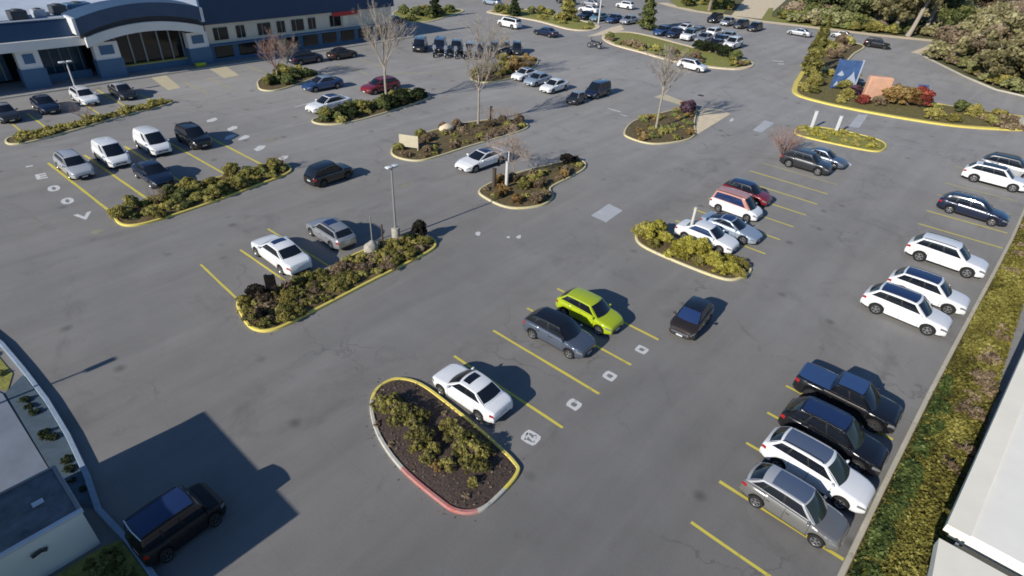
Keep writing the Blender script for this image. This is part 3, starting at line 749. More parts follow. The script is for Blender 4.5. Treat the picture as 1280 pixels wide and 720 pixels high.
# big bed by the entrance sign
fill('gateway', 26, ['tall', 'low'], ['leaf_olive', 'leaf_yellow'], 'olive bush on the open grassy end of the entrance bed', 'olive bushes in the entrance bed', 1.0, 1.6, .8, region=lambda x, y: x < 104 and (y > 15.5 or y < 9))
for x, y, m_, s, lb in ((93.4, 16.9, 'leaf_purple', 1.5, 'purple bush between the blue sign and the terracotta block'), (90.0, 14.9, 'leaf_red', 1.2, 'reddish bush at the yellow kerb below the terracotta block'), (91.3, 13.2, 'leaf_brown', 1.2, 'brown bush at the foot of the terracotta block'),
                        (94.0, 11.9, 'leaf_orange', 2.5, 'big orange autumn bush right of the terracotta block'), (95.0, 10.4, 'leaf_orange', 2.3, 'golden autumn bush next to the big orange one'), (95.6, 9.2, 'leaf_red', 2.2, 'red leaved bush in front of the small dark blue panel'),
                        (97.2, 4.6, 'leaf_green', 1.6, 'round green bush at the right part of the entrance bed'), (96.5, 3.0, 'leaf_yellow', 1.4, 'yellow green bush next to the round green one')):
    bush('tall', x, y, m_, s, .1, lb, name='autumn_bush')
for i in range(16):
    bush('sparse', random.uniform(93, 100), random.uniform(-5.5, 2.5), 'leaf_brown', random.uniform(1.1, 1.7), .1, 'dry pinkish brown brush at the right end of the entrance bed', 'dry brush at the right end of the entrance bed')
for i in range(22):
    a = random.random(); bush(random.choice(['sparse', 'tall']), 112 + 24 * a + random.uniform(-1, 1), 27.6 + 2.0 * a + random.uniform(-2, 2.2), random.choice(['leaf_brown', 'leaf_brown', 'leaf_olive']), random.uniform(1.1, 1.7), .1, 'brown dry shrub in the tongue of bed behind the blue sign', 'brown shrubs behind the blue sign')

def twigs(i, x, y, s, label, m='twig_pink', rz=0):
    o = mesh_obj('bare_shrub', TWIG[i % 2], None, M[m]); o.location = (x, y, .08); o.scale = (s, s, s); o.rotation_euler = (0, 0, rz)
    return tag(o, label, 'shrub')
twigs(0, 13.1, 28.4, .8, 'bare pinkish shrub beside the dark sign post in the yellow kerbed island')
twigs(1, 23.0, 45.0, .9, 'bare dark shrub at the right tip of the island below the black car')
twigs(0, 12.8, 45.0, 1.0, 'bare brown shrub at the left corner of the island by the white vans', rz=1)
twigs(1, 15.4, 67.4, 1.3, 'bare brown shrub in the narrow island below the store lamp post', rz=2)
twigs(0, 45.3, 41.2, 1.5, 'bare pale shrub at the right of the island with beige board', 'twig', 1)
twigs(1, 46.8, 40.2, 1.5, 'second bare pale shrub, nearest the rounded end of the beige board island', 'twig', 2.4)
for tx, ty, ts, tr in ((61.2, 15.3, 2.2, 1.2), (60.2, 14.9, 1.9, 2.9)): tag(twigs(int(tx) % 2, tx, ty, ts, 'bare pink bush behind the dark suv, low one of the pair', rz=tr), group='pair of bare pink bushes')
twigs(0, 62.2, 15.6, 2.1, 'tallest bare pink bush behind the dark suv in the middle row', rz=.4)

def grow_tree(h, trunk_h, r0, spread, depth, lean=(0, 0), seed=1, nb=5, lift=.75):
    rs = random.Random(seed); tr = MB(); br = MB()
    top = Vector((lean[0], lean[1], trunk_h))
    tr.tube([(0, 0, 0), (lean[0] * .2, lean[1] * .2, trunk_h * .15), (lean[0] * .5 + rs.uniform(-.05, .05), lean[1] * .5, trunk_h * .55), top],
            [r0 * 1.35, r0, r0 * .85, r0 * .7], 8)
    def go(p, d, L, r, dep):
        k = 3; pts = [p]; q = p.copy(); dd = d.copy()
        for i in range(k):
            dd = (dd + Vector((rs.uniform(-1, 1), rs.uniform(-1, 1), rs.uniform(-.1, .35))) * .13).normalized()
            q = q + dd * L / k; pts.append(q.copy())
        r = max(r, .0085); br.tube(pts, [r * (1 - .5 * i / k) for i in range(k + 1)], 5 if r > .02 else 3, caps=False)
        if dep <= 0: return
        for j in range(4 if dep > 1 else 3):
            f = rs.uniform(.4, 1.0); s_ = pts[min(k, int(f * k + .5))]
            side = Vector((rs.uniform(-1, 1), rs.uniform(-1, 1), rs.uniform(-.15, .65)))
            go(s_, (dd * lift + side * spread).normalized(), L * rs.uniform(.48, .72), r * .5, dep - 1)
    Lb = (h - trunk_h) * .58
    for i in range(nb):
        t = 6.28 * i / nb + rs.uniform(-.4, .4)
        go(top - Vector((0, 0, rs.uniform(0, trunk_h * .22))), Vector((math.cos(t) * spread, math.sin(t) * spread, lift + .15)).normalized(), Lb * rs.uniform(.8, 1.1), r0 * .5, depth)
    go(top, Vector((0, 0, 1)), Lb, r0 * .6, depth)
    return tr, br
def bare_tree(x, y, h, trunk_h, r0, label, seed, spread=.62, lean=(0, 0), m='bark_pale', m2=None, nb=6, depth=4, lift=.75):
    root = empty('bare_tree', (x, y, .08), 0, label, 'tree', 'bare winter trees in the islands')
    tr, br = grow_tree(h, trunk_h, r0, spread, depth, lean, seed, nb, lift)
    tr.build('trunk', M[m], root, 60); br.build('crown', M[m2 or m], root, 60)
    return root
bare_tree(41.6, 54.0, 9.4, 4.4, .16, 'tall bare tree with pale branches in the hedge island beside the white sedan', 3, .50)
bare_tree(44.6, 42.3, 8.4, 4.2, .12, 'bare tree with slim white trunk in the brown island with the beige board', 5, .55)
bare_tree(58.5, 28.4, 8.6, 4.6, .13, 'bare tree with upright pale trunk beside the tan walkway strip', 8, .50)
bare_tree(36.8, 30.2, 4.6, 1.5, .06, 'wispy bare tree arching over the nose of the white coupe', 12, .95, m='twig', m2='twig', lift=.4, lean=(-.3, .3))
bare_tree(37.2, 69.6, 5.2, 1.6, .10, 'small bare tree with reddish twigs in the small island by the entrance', 14, .6, m='bark_pale', m2='twig_pink')
bare_tree(39.6, 71.2, 4.6, 1.8, .09, 'second small bare tree at the store side of the small entrance island', 15, .6)
bare_tree(59.5, 54.6, 7.5, 2.6, .12, 'bare tree in the ochre island by the row of dark vehicles', 17, .7)

def conifer(x, y, h, rad, label, m='leaf_pine', n=2600, tone=0, cat='tree', name='conifer', z=.1):
    root = empty(name, (x, y, z), 0, label, cat, 'conifers around the lot')
    MB().tube([(0, 0, 0), (0, 0, h * .5), (0, 0, h * .96)], [rad * .09, rad * .06, .01], 7).build('trunk', M['bark_dark'], root)
    t = RNG.uniform(0, 2 * math.pi, n); zz = h * (.06 + .94 * RNG.random(n) ** 1.25)
    tier = .72 + .28 * np.sin(zz / h * 38 + t * 1.0 + RNG.normal(size=n) * .3) 
    lob = .85 + .2 * np.sin(t * 5 + zz * 1.7)
    rr = rad * (1 - (zz / h) ** 1.3) * tier * lob * RNG.uniform(.55, 1.05, n) + .05
    c = np.stack([rr * np.cos(t), rr * np.sin(t), zz], 1)
    nn = np.stack([np.cos(t), np.sin(t), np.full(n, .9)], 1) + RNG.normal(size=(n, 3)) * .5
    v = leaf_arrays(c, nn, rad * .17 * RNG.uniform(.6, 1.3, n), 1.8)
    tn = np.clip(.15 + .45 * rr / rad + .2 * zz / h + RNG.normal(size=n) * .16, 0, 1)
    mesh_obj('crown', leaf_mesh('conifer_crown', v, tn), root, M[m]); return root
conifer(112.3, 60.8, 8.0, 2.4, 'broad conifer at top centre right, at the end of the long grassy island')
conifer(107.2, 76.5, 7.2, 2.4, 'round topped conifer at top centre, left of the white lamp post', 'leaf_olive')
conifer(99.6, 24.6, 8.6, 1.9, 'narrow upright conifer beside the blue entrance sign', 'leaf_olive')
conifer(103.5, 26.3, 6.5, 1.6, 'shorter narrow conifer behind the one beside the blue sign', 'leaf_olive')
conifer(84.8, 92.8, 5.2, 1.6, 'dark small tree on the grassy corner past the store', 'leaf_dark')
conifer(99.8, 85.0, 4.2, 1.6, 'dark bushy tree at top centre behind the white boxy car', 'leaf_dark')

# broadleaf woodland trees, upper right
def crown_mesh(rad, h, ncl, per, leaf):
    C = []; Nn = []; T = []
    for k in range(ncl):
        d = RNG.normal(size=3); d /= np.linalg.norm(d); d[2] = d[2] * .75 + .18
        c = d * np.array([rad, rad, h]) * RNG.uniform(.35, .86) * (1 + .25 * RNG.normal())
        cr = rad * RNG.uniform(.20, .36)
        dd = RNG.normal(size=(per, 3)); dd /= np.linalg.norm(dd, axis=1, keepdims=True)
        pos = c + dd * cr * RNG.uniform(.6, 1.1, size=(per, 1)) * np.array([1, 1, .7])
        C.append(pos); Nn.append(dd + RNG.normal(size=(per, 3)) * .5 + np.array([0, 0, .3]))
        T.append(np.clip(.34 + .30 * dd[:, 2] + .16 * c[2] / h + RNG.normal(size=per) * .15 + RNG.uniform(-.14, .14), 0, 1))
    C = np.vstack(C); Nn = np.vstack(Nn); T = np.concatenate(T)
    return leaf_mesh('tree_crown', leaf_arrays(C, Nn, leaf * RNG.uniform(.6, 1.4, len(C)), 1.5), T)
CROWN = [crown_mesh(2.4, 2.3, 44, 120, .23) for _ in range(4)]
def trunk_mesh(h, r):
    mb = MB(); mb.tube([(0, 0, -.2), (.05, 0, h * .5), (.0, .08, h)], [r * 1.3, r, r * .75], 7)
    for i in range(5):
        t = 6.28 * i / 5 + random.uniform(-.3, .3)
        mb.tube([(0, 0, h * .8), (.5 * math.cos(t), .5 * math.sin(t), h * 1.15), (1.3 * math.cos(t), 1.3 * math.sin(t), h * 1.6)], [r * .5, r * .35, r * .15], 5)
    return mb.mesh('tree_trunk', 60)
TRUNK = [trunk_mesh(2.0, .16), trunk_mesh(2.3, .2)]
def broad_tree(x, y, s, m, label, group='woodland trees at upper right', z=0, squash=1.0):
    root = empty('broadleaf_tree', (x, y, z), random.uniform(0, 6.28), label, 'tree', group, (s, s, s * squash))
    i = random.randrange(4)
    mesh_obj('trunk', TRUNK[i % 2], root, M['bark_grey'])
    c = mesh_obj('crown', CROWN[i], root, M[{'leaf_green': 'wood_green', 'leaf_olive': 'wood_olive', 'leaf_brown': 'wood_brown'}.get(m, m)]); c.location = (0, 0, 2.5)
    return root
sheet('woodland_ground', [(158.5, 15.9), (138.0, 16.5), (133.5, 14.0), (123.5, 7.6), (117.4, 2.6), (116.0, -3), (113, -22), (420, -180), (420, 130), (200, 110), (168.0, 78.1), (149.5, 73.0), (146.6, 67.0), (147.2, 59.5), (147.6, 50.5), (150.8, 41.4), (154.8, 27.8)], .02, M['woodland_floor'])
def path_strip(name, pts, wd, z, m):
    p = [Vector(q) for q in pts]; vs = []; n = len(p)
    for i in range(n):
        t = (p[min(i + 1, n - 1)] - p[max(i - 1, 0)]).normalized(); nr = Vector((-t.y, t.x)) * wd / 2
        vs += [(*(p[i] + nr), z), (*(p[i] - nr), z)]
    return tag(MB().add(vs, [(2 * i, 2 * i + 1, 2 * i + 3, 2 * i + 2) for i in range(n - 1)]).build(name, M[m]), kind='structure')
path_strip('sidewalk', [(150, 78), (147.5, 73), (145.4, 67), (146.0, 59.5), (146.3, 50.2), (149.5, 40.8), (153.5, 27.2), (158.5, 16.6), (166, 4)], 3.4, .035, 'tan_concrete')
path_strip('sidewalk', [(157.5, 16.4), (147, 16.6), (138.2, 17.4)], 1.6, .03, 'tan_concrete')
sheet('footpath', [(147.8, 58.2), (180.6, 68.4), (214.0, 78.0), (214.0, 66.0), (180.0, 58.0), (150.0, 51.2)], .03, M['tan_concrete'])
sheet('lawn', [(147.9, 72.5), (147.6, 60.3), (160, 64.3), (182, 71.5), (190, 84), (160, 82)], .045, M['lawn'])
sheet('lawn', [(148.3, 51.2), (150.6, 42.5), (154.5, 29.5), (158, 32), (154, 44), (156, 51.5), (172, 57.0), (170, 57.5)], .045, M['lawn'])
# kerb along the wood beside the driveway
def kerb_run(pts, wd, h, m, label, cat='kerb', name='kerb'):
    p = [Vector(q) for q in pts]; mb = MB(); n = len(p)
    for i in range(n):
        t = (p[min(i + 1, n - 1)] - p[max(i - 1, 0)]).normalized(); nr = Vector((-t.y, t.x)) * wd / 2
        a = p[i] + nr; b = p[i] - nr; c = .02
        mb.v += [(a.x, a.y, 0), (a.x, a.y, h - c), (*(p[i] + nr * .8), h), (*(p[i] - nr * .8), h), (b.x, b.y, h - c), (b.x, b.y, 0)]
    for i in range(n - 1):
        for r in range(5):
            mb.f.append((i * 6 + r, i * 6 + r + 1, (i + 1) * 6 + r + 1, (i + 1) * 6 + r)); mb.mi.append(0)
    mb.f.append((5, 4, 3, 2, 1, 0)); mb.mi.append(0); e = (n - 1) * 6
    mb.f.append(tuple(e + k for k in range(6))); mb.mi.append(0)
    return tag(mb.build(name, M[m], None, 40), label, cat)
kerb_run([(158, 15.6), (146, 15.9), (138.2, 16.6), (133.6, 13.8), (123.6, 7.4), (117.3, 2.4), (115.9, -3), (113, -22)], .4, .18, 'kerb_concrete', 'pale kerb edging the wooded bank along the driveway')
BL = {'leaf_green': 'mid green bushy tree in the woodland at upper right', 'leaf_olive': 'olive brown tree in the woodland at upper right', 'leaf_pine': 'dark green tree in the woodland at upper right', 'leaf_brown': 'leafless looking brown tree in the woodland at upper right', 'leaf_purple': 'greyish mauve tree at the right edge of the woodland'}
WOOD = []
def wood(n, region, mats_, smin, smax, sep):
    k = 0; tries = 0
    while k < n and tries < 3000:
        tries += 1
        x = random.uniform(*region[0]); y = random.uniform(*region[1])
        if not inside(WP, x, y): continue
        if any((x - a) ** 2 + (y - b) ** 2 < sep ** 2 for a, b in WOOD): continue
        WOOD.append((x, y)); m_ = random.choice(mats_); broad_tree(x, y, random.uniform(smin, smax), m_, BL[m_], BL[m_].replace('tree', 'trees'), squash=random.uniform(.85, 1.15)); k += 1
WP = [(161, 19), (138.5, 12), (126, 5), (120, 0), (118, -6), (118, -22), (300, -100), (300, 50), (181, 53), (154, 48.0), (156, 40), (158.5, 29)]
wood(40, ((118, 150), (-24, 16)), ['leaf_green', 'leaf_olive', 'leaf_olive', 'leaf_brown', 'leaf_brown'], .8, 1.15, 2.8)
wood(10, ((134, 165), (-30, 8)), ['leaf_brown', 'leaf_purple', 'leaf_olive'], 1.2, 1.7, 4.5)
wood(34, ((150, 215), (-30, 52)), ['leaf_green', 'leaf_olive', 'leaf_pine', 'leaf_green', 'leaf_brown'], 1.3, 2.3, 5.2)
wood(24, ((200, 290), (-60, 50)), ['leaf_green', 'leaf_pine', 'leaf_olive'], 1.8, 2.8, 9)
WP = [(149, 73), (149, 61), (180, 71), (260, 92), (260, 150), (170, 150)]
wood(14, ((148, 250), (60, 130)), ['leaf_green', 'leaf_pine', 'leaf_olive'], 1.2, 1.9, 6)
for i in range(34):
    a = random.random(); x = 120 + 20 * a; y = 3.2 + 11.5 * a - random.uniform(0, 3.0)
    bush('tall', x, y, random.choice(['wood_olive', 'wood_green', 'leaf_yellow', 'wood_brown']), random.uniform(1.4, 2.2), 0, 'understorey shrub along the kerb of the wooded bank', 'understorey shrubs along the wooded bank')
for i in range(30):
    a = random.random(); x = 153 + 3.5 * abs(a - .5) + random.uniform(0, 4); y = 23 + 27 * a
    bush('tall', x + (2 if y < 30 else 0), y, random.choice(['leaf_green', 'leaf_olive', 'leaf_green', 'leaf_yellow']), random.uniform(1.4, 2.3), 0, 'bright green bush behind the tan sidewalk at upper right', 'green bushes behind the tan sidewalk')
for i in range(13):
    bush('tall', random.uniform(151, 164), random.uniform(62.5, 72), random.choice(['leaf_green', 'leaf_yellow', 'leaf_olive']), random.uniform(1.3, 2.2), 0, 'green bush on the grass left of the tan footpath', 'green bushes left of the tan footpath')
# undergrowth that nobody could count under the woodland trees
def undergrowth(regions):
    V = []; T = []; MI = []; ms = ['wood_green', 'wood_olive', 'wood_brown', 'leaf_pine', 'wood_olive']
    for poly, n, smin, smax in regions:
        xs = [p[0] for p in poly]; ys = [p[1] for p in poly]; k = 0
        while k < n:
            x = random.uniform(min(xs), max(xs)); y = random.uniform(min(ys), max(ys))
            if not inside(poly, x, y): continue
            k += 1
            v, t = RAW['tall', random.randrange(4)]; sc_ = random.uniform(smin, smax); a = random.uniform(0, 6.28)
            v = v.reshape(-1, 4, 3)[::3]; cv = v.mean(1, keepdims=True); v = (cv + (v - cv) * 1.6).reshape(-1, 3); t = t[::3]
            c, s_ = math.cos(a), math.sin(a); q = v * sc_ * np.array([1.25, 1.25, 1.0])
            V.append(np.stack([q[:, 0] * c - q[:, 1] * s_ + x, q[:, 0] * s_ + q[:, 1] * c + y, q[:, 2]], 1)); T.append(np.clip(t + random.uniform(-.05, .35), 0, 1.3)); MI.append(np.full(len(t), random.choice([0, 0, 1, 1, 2, 3, 4])))
    me = leaf_mesh('undergrowth', np.vstack(V), np.concatenate(T)); o = mesh_obj('undergrowth', me, None, [M[q] for q in ms])
    me.polygons.foreach_set('material_index', np.concatenate(MI).astype(np.int32)); me.update()
    tag(o, 'dense undergrowth of green and brown brush covering the wooded bank', 'undergrowth', None, 'stuff')
undergrowth([([(137, 14.5), (124.5, 6.2), (118.6, 1.5), (117.3, -4), (115, -20), (160, -40), (172, 14)], 210, 1.5, 2.8), ([(157, 27), (152.5, 42), (149, 51), (190, 52), (230, 20), (220, -40), (165, 0), (161, 16)], 260, 1.8, 3.4)])
def tall_tree(x, y, h, lean, label, seed):
    root = empty('tall_tree', (x, y, 0), 0, label, 'tree', 'tall pale trunked trees')
    tr, br = grow_tree(h, h * .62, .45, .5, 2, lean, seed, 5)
    tr.build('trunk', M['bark_pale'], root, 60); br.build('branches', M['bark_pale'], root, 60)
    c = mesh_obj('crown', CROWN[seed % 4], root, M['leaf_green']); c.location = (lean[0], lean[1], h * .85); c.scale = (1.7, 1.7, 1.5)
tall_tree(158.6, 22.6, 20, (1.4, -2.0), 'tall leaning tree with pale trunk beside the sidewalk at upper right', 21)
tall_tree(165.5, 21.0, 19, (1.0, -1.2), 'second tall pale trunk just right of the leaning one', 22)

for i, (x, y, h) in enumerate(((131, -3, 9.5), (138, 0, 10.5), (143, -7, 11.5), (150, 2, 11), (136, -10, 10))):
    bare_tree(x, y, h, 3.0, .2, 'leafless greyish mauve tree at the right edge of the woodland', 40 + i, .62, m='bark_grey', m2='twig_pink', nb=7)['group'] = 'leafless mauve trees at the right edge'
for x, y, s_, m_ in ((121.5, 3.0, 1.5, 'leaf_olive'), (119.5, -1.5, 1.6, 'leaf_olive'), (125.5, 5.0, 1.6, 'leaf_brown'), (123.5, -1.0, 1.9, 'leaf_brown'), (130.5, 7.5, 1.7, 'leaf_olive'), (118.5, -6.0, 1.8, 'leaf_brown'), (128.0, 1.5, 2.0, 'leaf_olive')):
    broad_tree(x, y, s_, m_, 'large rounded olive brown tree at the right end of the wooded bank', 'large rounded trees at the right end of the bank', squash=1.1)
# long planted strip along the right edge
edge = [(8.0, -2.05), (17.8, -2.35), (23.1, -2.55), (31.6, -2.95), (38.6, -3.35), (49.2, -4.0), (57.1, -4.45), (64.6, -4.75), (80, -5.6), (96, -6.2)]
kerb_run(edge, .22, .15, 'kerb_concrete', 'long pale concrete kerb along the right hand planting strip')
def edge_y(x):
    for (a, b), (c, d) in zip(edge, edge[1:]):
        if a <= x <= c: return b + (d - b) * (x - a) / (c - a)
    return edge[-1][1]
def back_y(x): return -5.15 - (x - 20) * .030 if x > 20 else -5.15
mb = MB(); xs = np.linspace(8, 95, 88); nyy = 8
for x in xs:
    for j in range(nyy + 1):
        t = j / nyy; y = (edge_y(x) - .11) * (1 - t) + back_y(x) * t
        mb.v.append((x, y, .10 + .25 * math.sin(math.pi * min(1, t * 1.1)) * (.7 + .5 * noise.noise(Vector((x * .6, y, 1))))))
for i in range(len(xs) - 1):
    for j in range(nyy):
        a = i * (nyy + 1) + j; mb.f.append((a, a + 1, a + nyy + 2, a + nyy + 1)); mb.mi.append(0)
tag(mb.build('planting_strip', M['earth'], None, 60), kind='structure')
C = []; T = []
for k in range(76000):
    x = 8 + 86 * random.random() ** 1.7; t = random.random(); y = (edge_y(x) - .15) * (1 - t) + back_y(x) * t
    hgt = .22 + .15 * noise.noise(Vector((x * .55, y * .55, 5))) + .09 * noise.noise(Vector((x * 2.1, y * 2.1, 9)))
    z = .14 + .22 * math.sin(math.pi * t) + max(.02, hgt) * random.random() ** .5
    C.append((x, y, z)); T.append(.40 + .55 * noise.noise(Vector((x * .33, y * .5, 12))) + random.gauss(0, .15) + .25 * (z - .3))
C = np.array(C); nn = RNG.normal(size=C.shape) * .6 + np.array([0, 0, 1.0])
mesh_obj('groundcover', leaf_mesh('groundcover', leaf_arrays(C, nn, .068 * (1 + C[:, 0] * .014) * RNG.uniform(.6, 1.4, len(C))), np.clip(np.array(T), 0, 1)), None, M['leaf_cover'])
tag(bpy.data.objects['groundcover'], 'yellow green and brown groundcover filling the long strip along the right kerb', 'groundcover', None, 'stuff')
for i in range(26):
    x = random.uniform(31, 40) if i < 14 else random.uniform(26, 62); y = back_y(x) + random.uniform(.3, 1.3)
    bush('sparse', x, y, 'leaf_brown', random.uniform(.8, 1.2), .3, 'reddish brown low shrub at the inner edge of the right planting strip', 'reddish shrubs in the right planting strip')
C = []; T = []; Nn = []
for k in range(15000):
    x = random.uniform(14.5, 33.2); wd = .95 if x < 31 else .95 - (x - 31) * .3; t = random.random()
    y = edge_y(x) - .22 - wd * t
    hh = .62 * (.72 + .5 * noise.noise(Vector((x * 1.3, y * 1.3, 2)))) * math.sin(math.pi * (.12 + .76 * t)) ** .5
    z = .12 + hh * random.random() ** .35
    C.append((x, y, z)); Nn.append((random.gauss(0, .5), random.gauss(0, .5) + (.5 if t < .3 else 0), 1)); T.append(.2 + .4 * z + random.gauss(0, .17) + .35 * noise.noise(Vector((x * 2, y * 2, 4))))
mesh_obj('low_hedge', leaf_mesh('low_hedge', leaf_arrays(np.array(C), np.array(Nn), .125 * RNG.uniform(.6, 1.35, len(C))), np.clip(np.array(T), 0, 1)), None, M['leaf_hedge'])
tag(bpy.data.objects['low_hedge'], 'dark green low hedge along the kerb beside the nearest parked cars', 'hedge')

# ============================ vehicles ======================================
def lerp(a, b, t): return a + (b - a) * t
def prof(pts, x):
    for (a, b), (c, d) in zip(pts, pts[1:]):
        if a >= x >= c:
            t = (a - x) / (a - c) if a != c else 0
            return b + (d - b) * t
    return pts[0][1] if x > pts[0][0] else pts[-1][1]
KINDS = {
 # W, profile of lower body (front to rear), windscreen base x, top x, roof z, roof rear x, roof rear z, rear base x, wheel x front/rear, wheel r, doors
 'sedan': dict(L=4.5, W=1.76, top=[(2.25, .56), (2.21, .66), (2.10, .745), (1.75, .84), (1.05, .93), (.3, .95), (-1.4, .98), (-1.75, .99), (-2.10, .955), (-2.20, .89), (-2.25, .76)], wb=1.02, wt=.22, zr=1.43, rt=-.85, zr2=1.40, rb=-1.62, wx=(1.40, -1.33), wr=.32, doors=[(.85, -.15), (-.15, -1.02)], wins=[(.07, .46), (.50, .90)]),
 'coupe': dict(L=4.5, W=1.80, top=[(2.25, .55), (2.1, .66), (1.7, .78), (.9, .88), (.1, .92), (-1.2, .97), (-1.8, .99), (-2.12, .945), (-2.21, .86), (-2.25, .73)], wb=.90, wt=.05, zr=1.29, rt=-.72, zr2=1.27, rb=-1.75, wx=(1.36, -1.36), wr=.34, doors=[(.75, -.6)], wins=[(.09, .62), (.66, .88)]),
 'hatchback': dict(L=4.1, W=1.74, top=[(2.05, .58), (2.01, .69), (1.91, .78), (1.6, .87), (1.0, .96), (.3, .99), (-1.4, 1.03), (-1.93, 1.02), (-2.02, .93), (-2.05, .80)], wb=1.02, wt=.33, zr=1.50, rt=-1.35, zr2=1.45, rb=-1.92, wx=(1.28, -1.24), wr=.32, doors=[(.85, -.15), (-.15, -1.0)], wins=[(.07, .42), (.46, .78), (.81, .94)]),
 'wagon': dict(L=4.6, W=1.76, top=[(2.3, .56), (2.26, .67), (2.15, .755), (1.8, .85), (1.1, .94), (.3, .97), (-1.4, 1.0), (-2.17, 1.0), (-2.27, .91), (-2.3, .78)], wb=1.08, wt=.3, zr=1.46, rt=-1.65, zr2=1.42, rb=-2.16, wx=(1.40, -1.36), wr=.32, doors=[(.85, -.15), (-.15, -1.0)], wins=[(.07, .38), (.41, .70), (.73, .94)]),
 'suv': dict(L=4.6, W=1.84, top=[(2.3, .66), (2.26, .80), (2.15, .90), (1.85, .99), (1.05, 1.07), (.3, 1.09), (-1.4, 1.12), (-2.16, 1.10), (-2.27, 1.0), (-2.3, .85)], wb=1.08, wt=.38, zr=1.68, rt=-1.62, zr2=1.63, rb=-2.14, wx=(1.42, -1.34), wr=.37, doors=[(.88, -.12), (-.12, -.98)], wins=[(.07, .38), (.41, .70), (.73, .94)]),
 'minivan': dict(L=4.6, W=1.84, top=[(2.3, .66), (2.15, .84), (1.85, .98), (1.45, 1.06), (.3, 1.08), (-1.4, 1.10), (-2.2, 1.10), (-2.3, 1.0)], wb=1.58, wt=.72, zr=1.86, rt=-1.95, zr2=1.80, rb=-2.22, wx=(1.48, -1.30), wr=.34, doors=[(1.15, .1), (.1, -.95)], wins=[(.12, .38), (.41, .70), (.73, .95)]),
 'panel_van': dict(L=4.6, W=1.84, top=[(2.3, .66), (2.15, .84), (1.85, .98), (1.45, 1.06), (.3, 1.08), (-1.4, 1.10), (-2.2, 1.10), (-2.3, 1.0)], wb=1.58, wt=.62, zr=1.84, rt=-1.75, zr2=1.74, rb=-2.22, wx=(1.48, -1.30), wr=.34, doors=[(1.15, .1)], wins=[(.12, .33)]),
 'pickup': dict(L=5.0, W=1.88, top=[(2.5, .74), (2.45, .90), (2.3, 1.02), (1.3, 1.10), (.3, 1.12), (-.7, 1.14), (-2.42, 1.14), (-2.48, 1.06), (-2.5, .92)], wb=1.32, wt=.62, zr=1.66, rt=-.62, zr2=1.64, rb=-.80, wx=(1.60, -1.48), wr=.39, doors=[(1.1, .1), (.1, -.78)], wins=[(.10, .50), (.54, .92)]),
 'truck': dict(L=4.9, W=1.92, top=[(2.45, .82), (2.36, 1.0), (2.1, 1.10), (1.2, 1.16), (.3, 1.17), (-1.4, 1.18), (-2.36, 1.17), (-2.45, 1.05)], wb=1.50, wt=.98, zr=1.80, rt=-2.18, zr2=1.78, rb=-2.36, wx=(1.55, -1.42), wr=.40, doors=[(1.0, 0.0), (0.0, -.95)], wins=[(.08, .36), (.39, .66), (.70, .95)]),
}
PARTS = {}
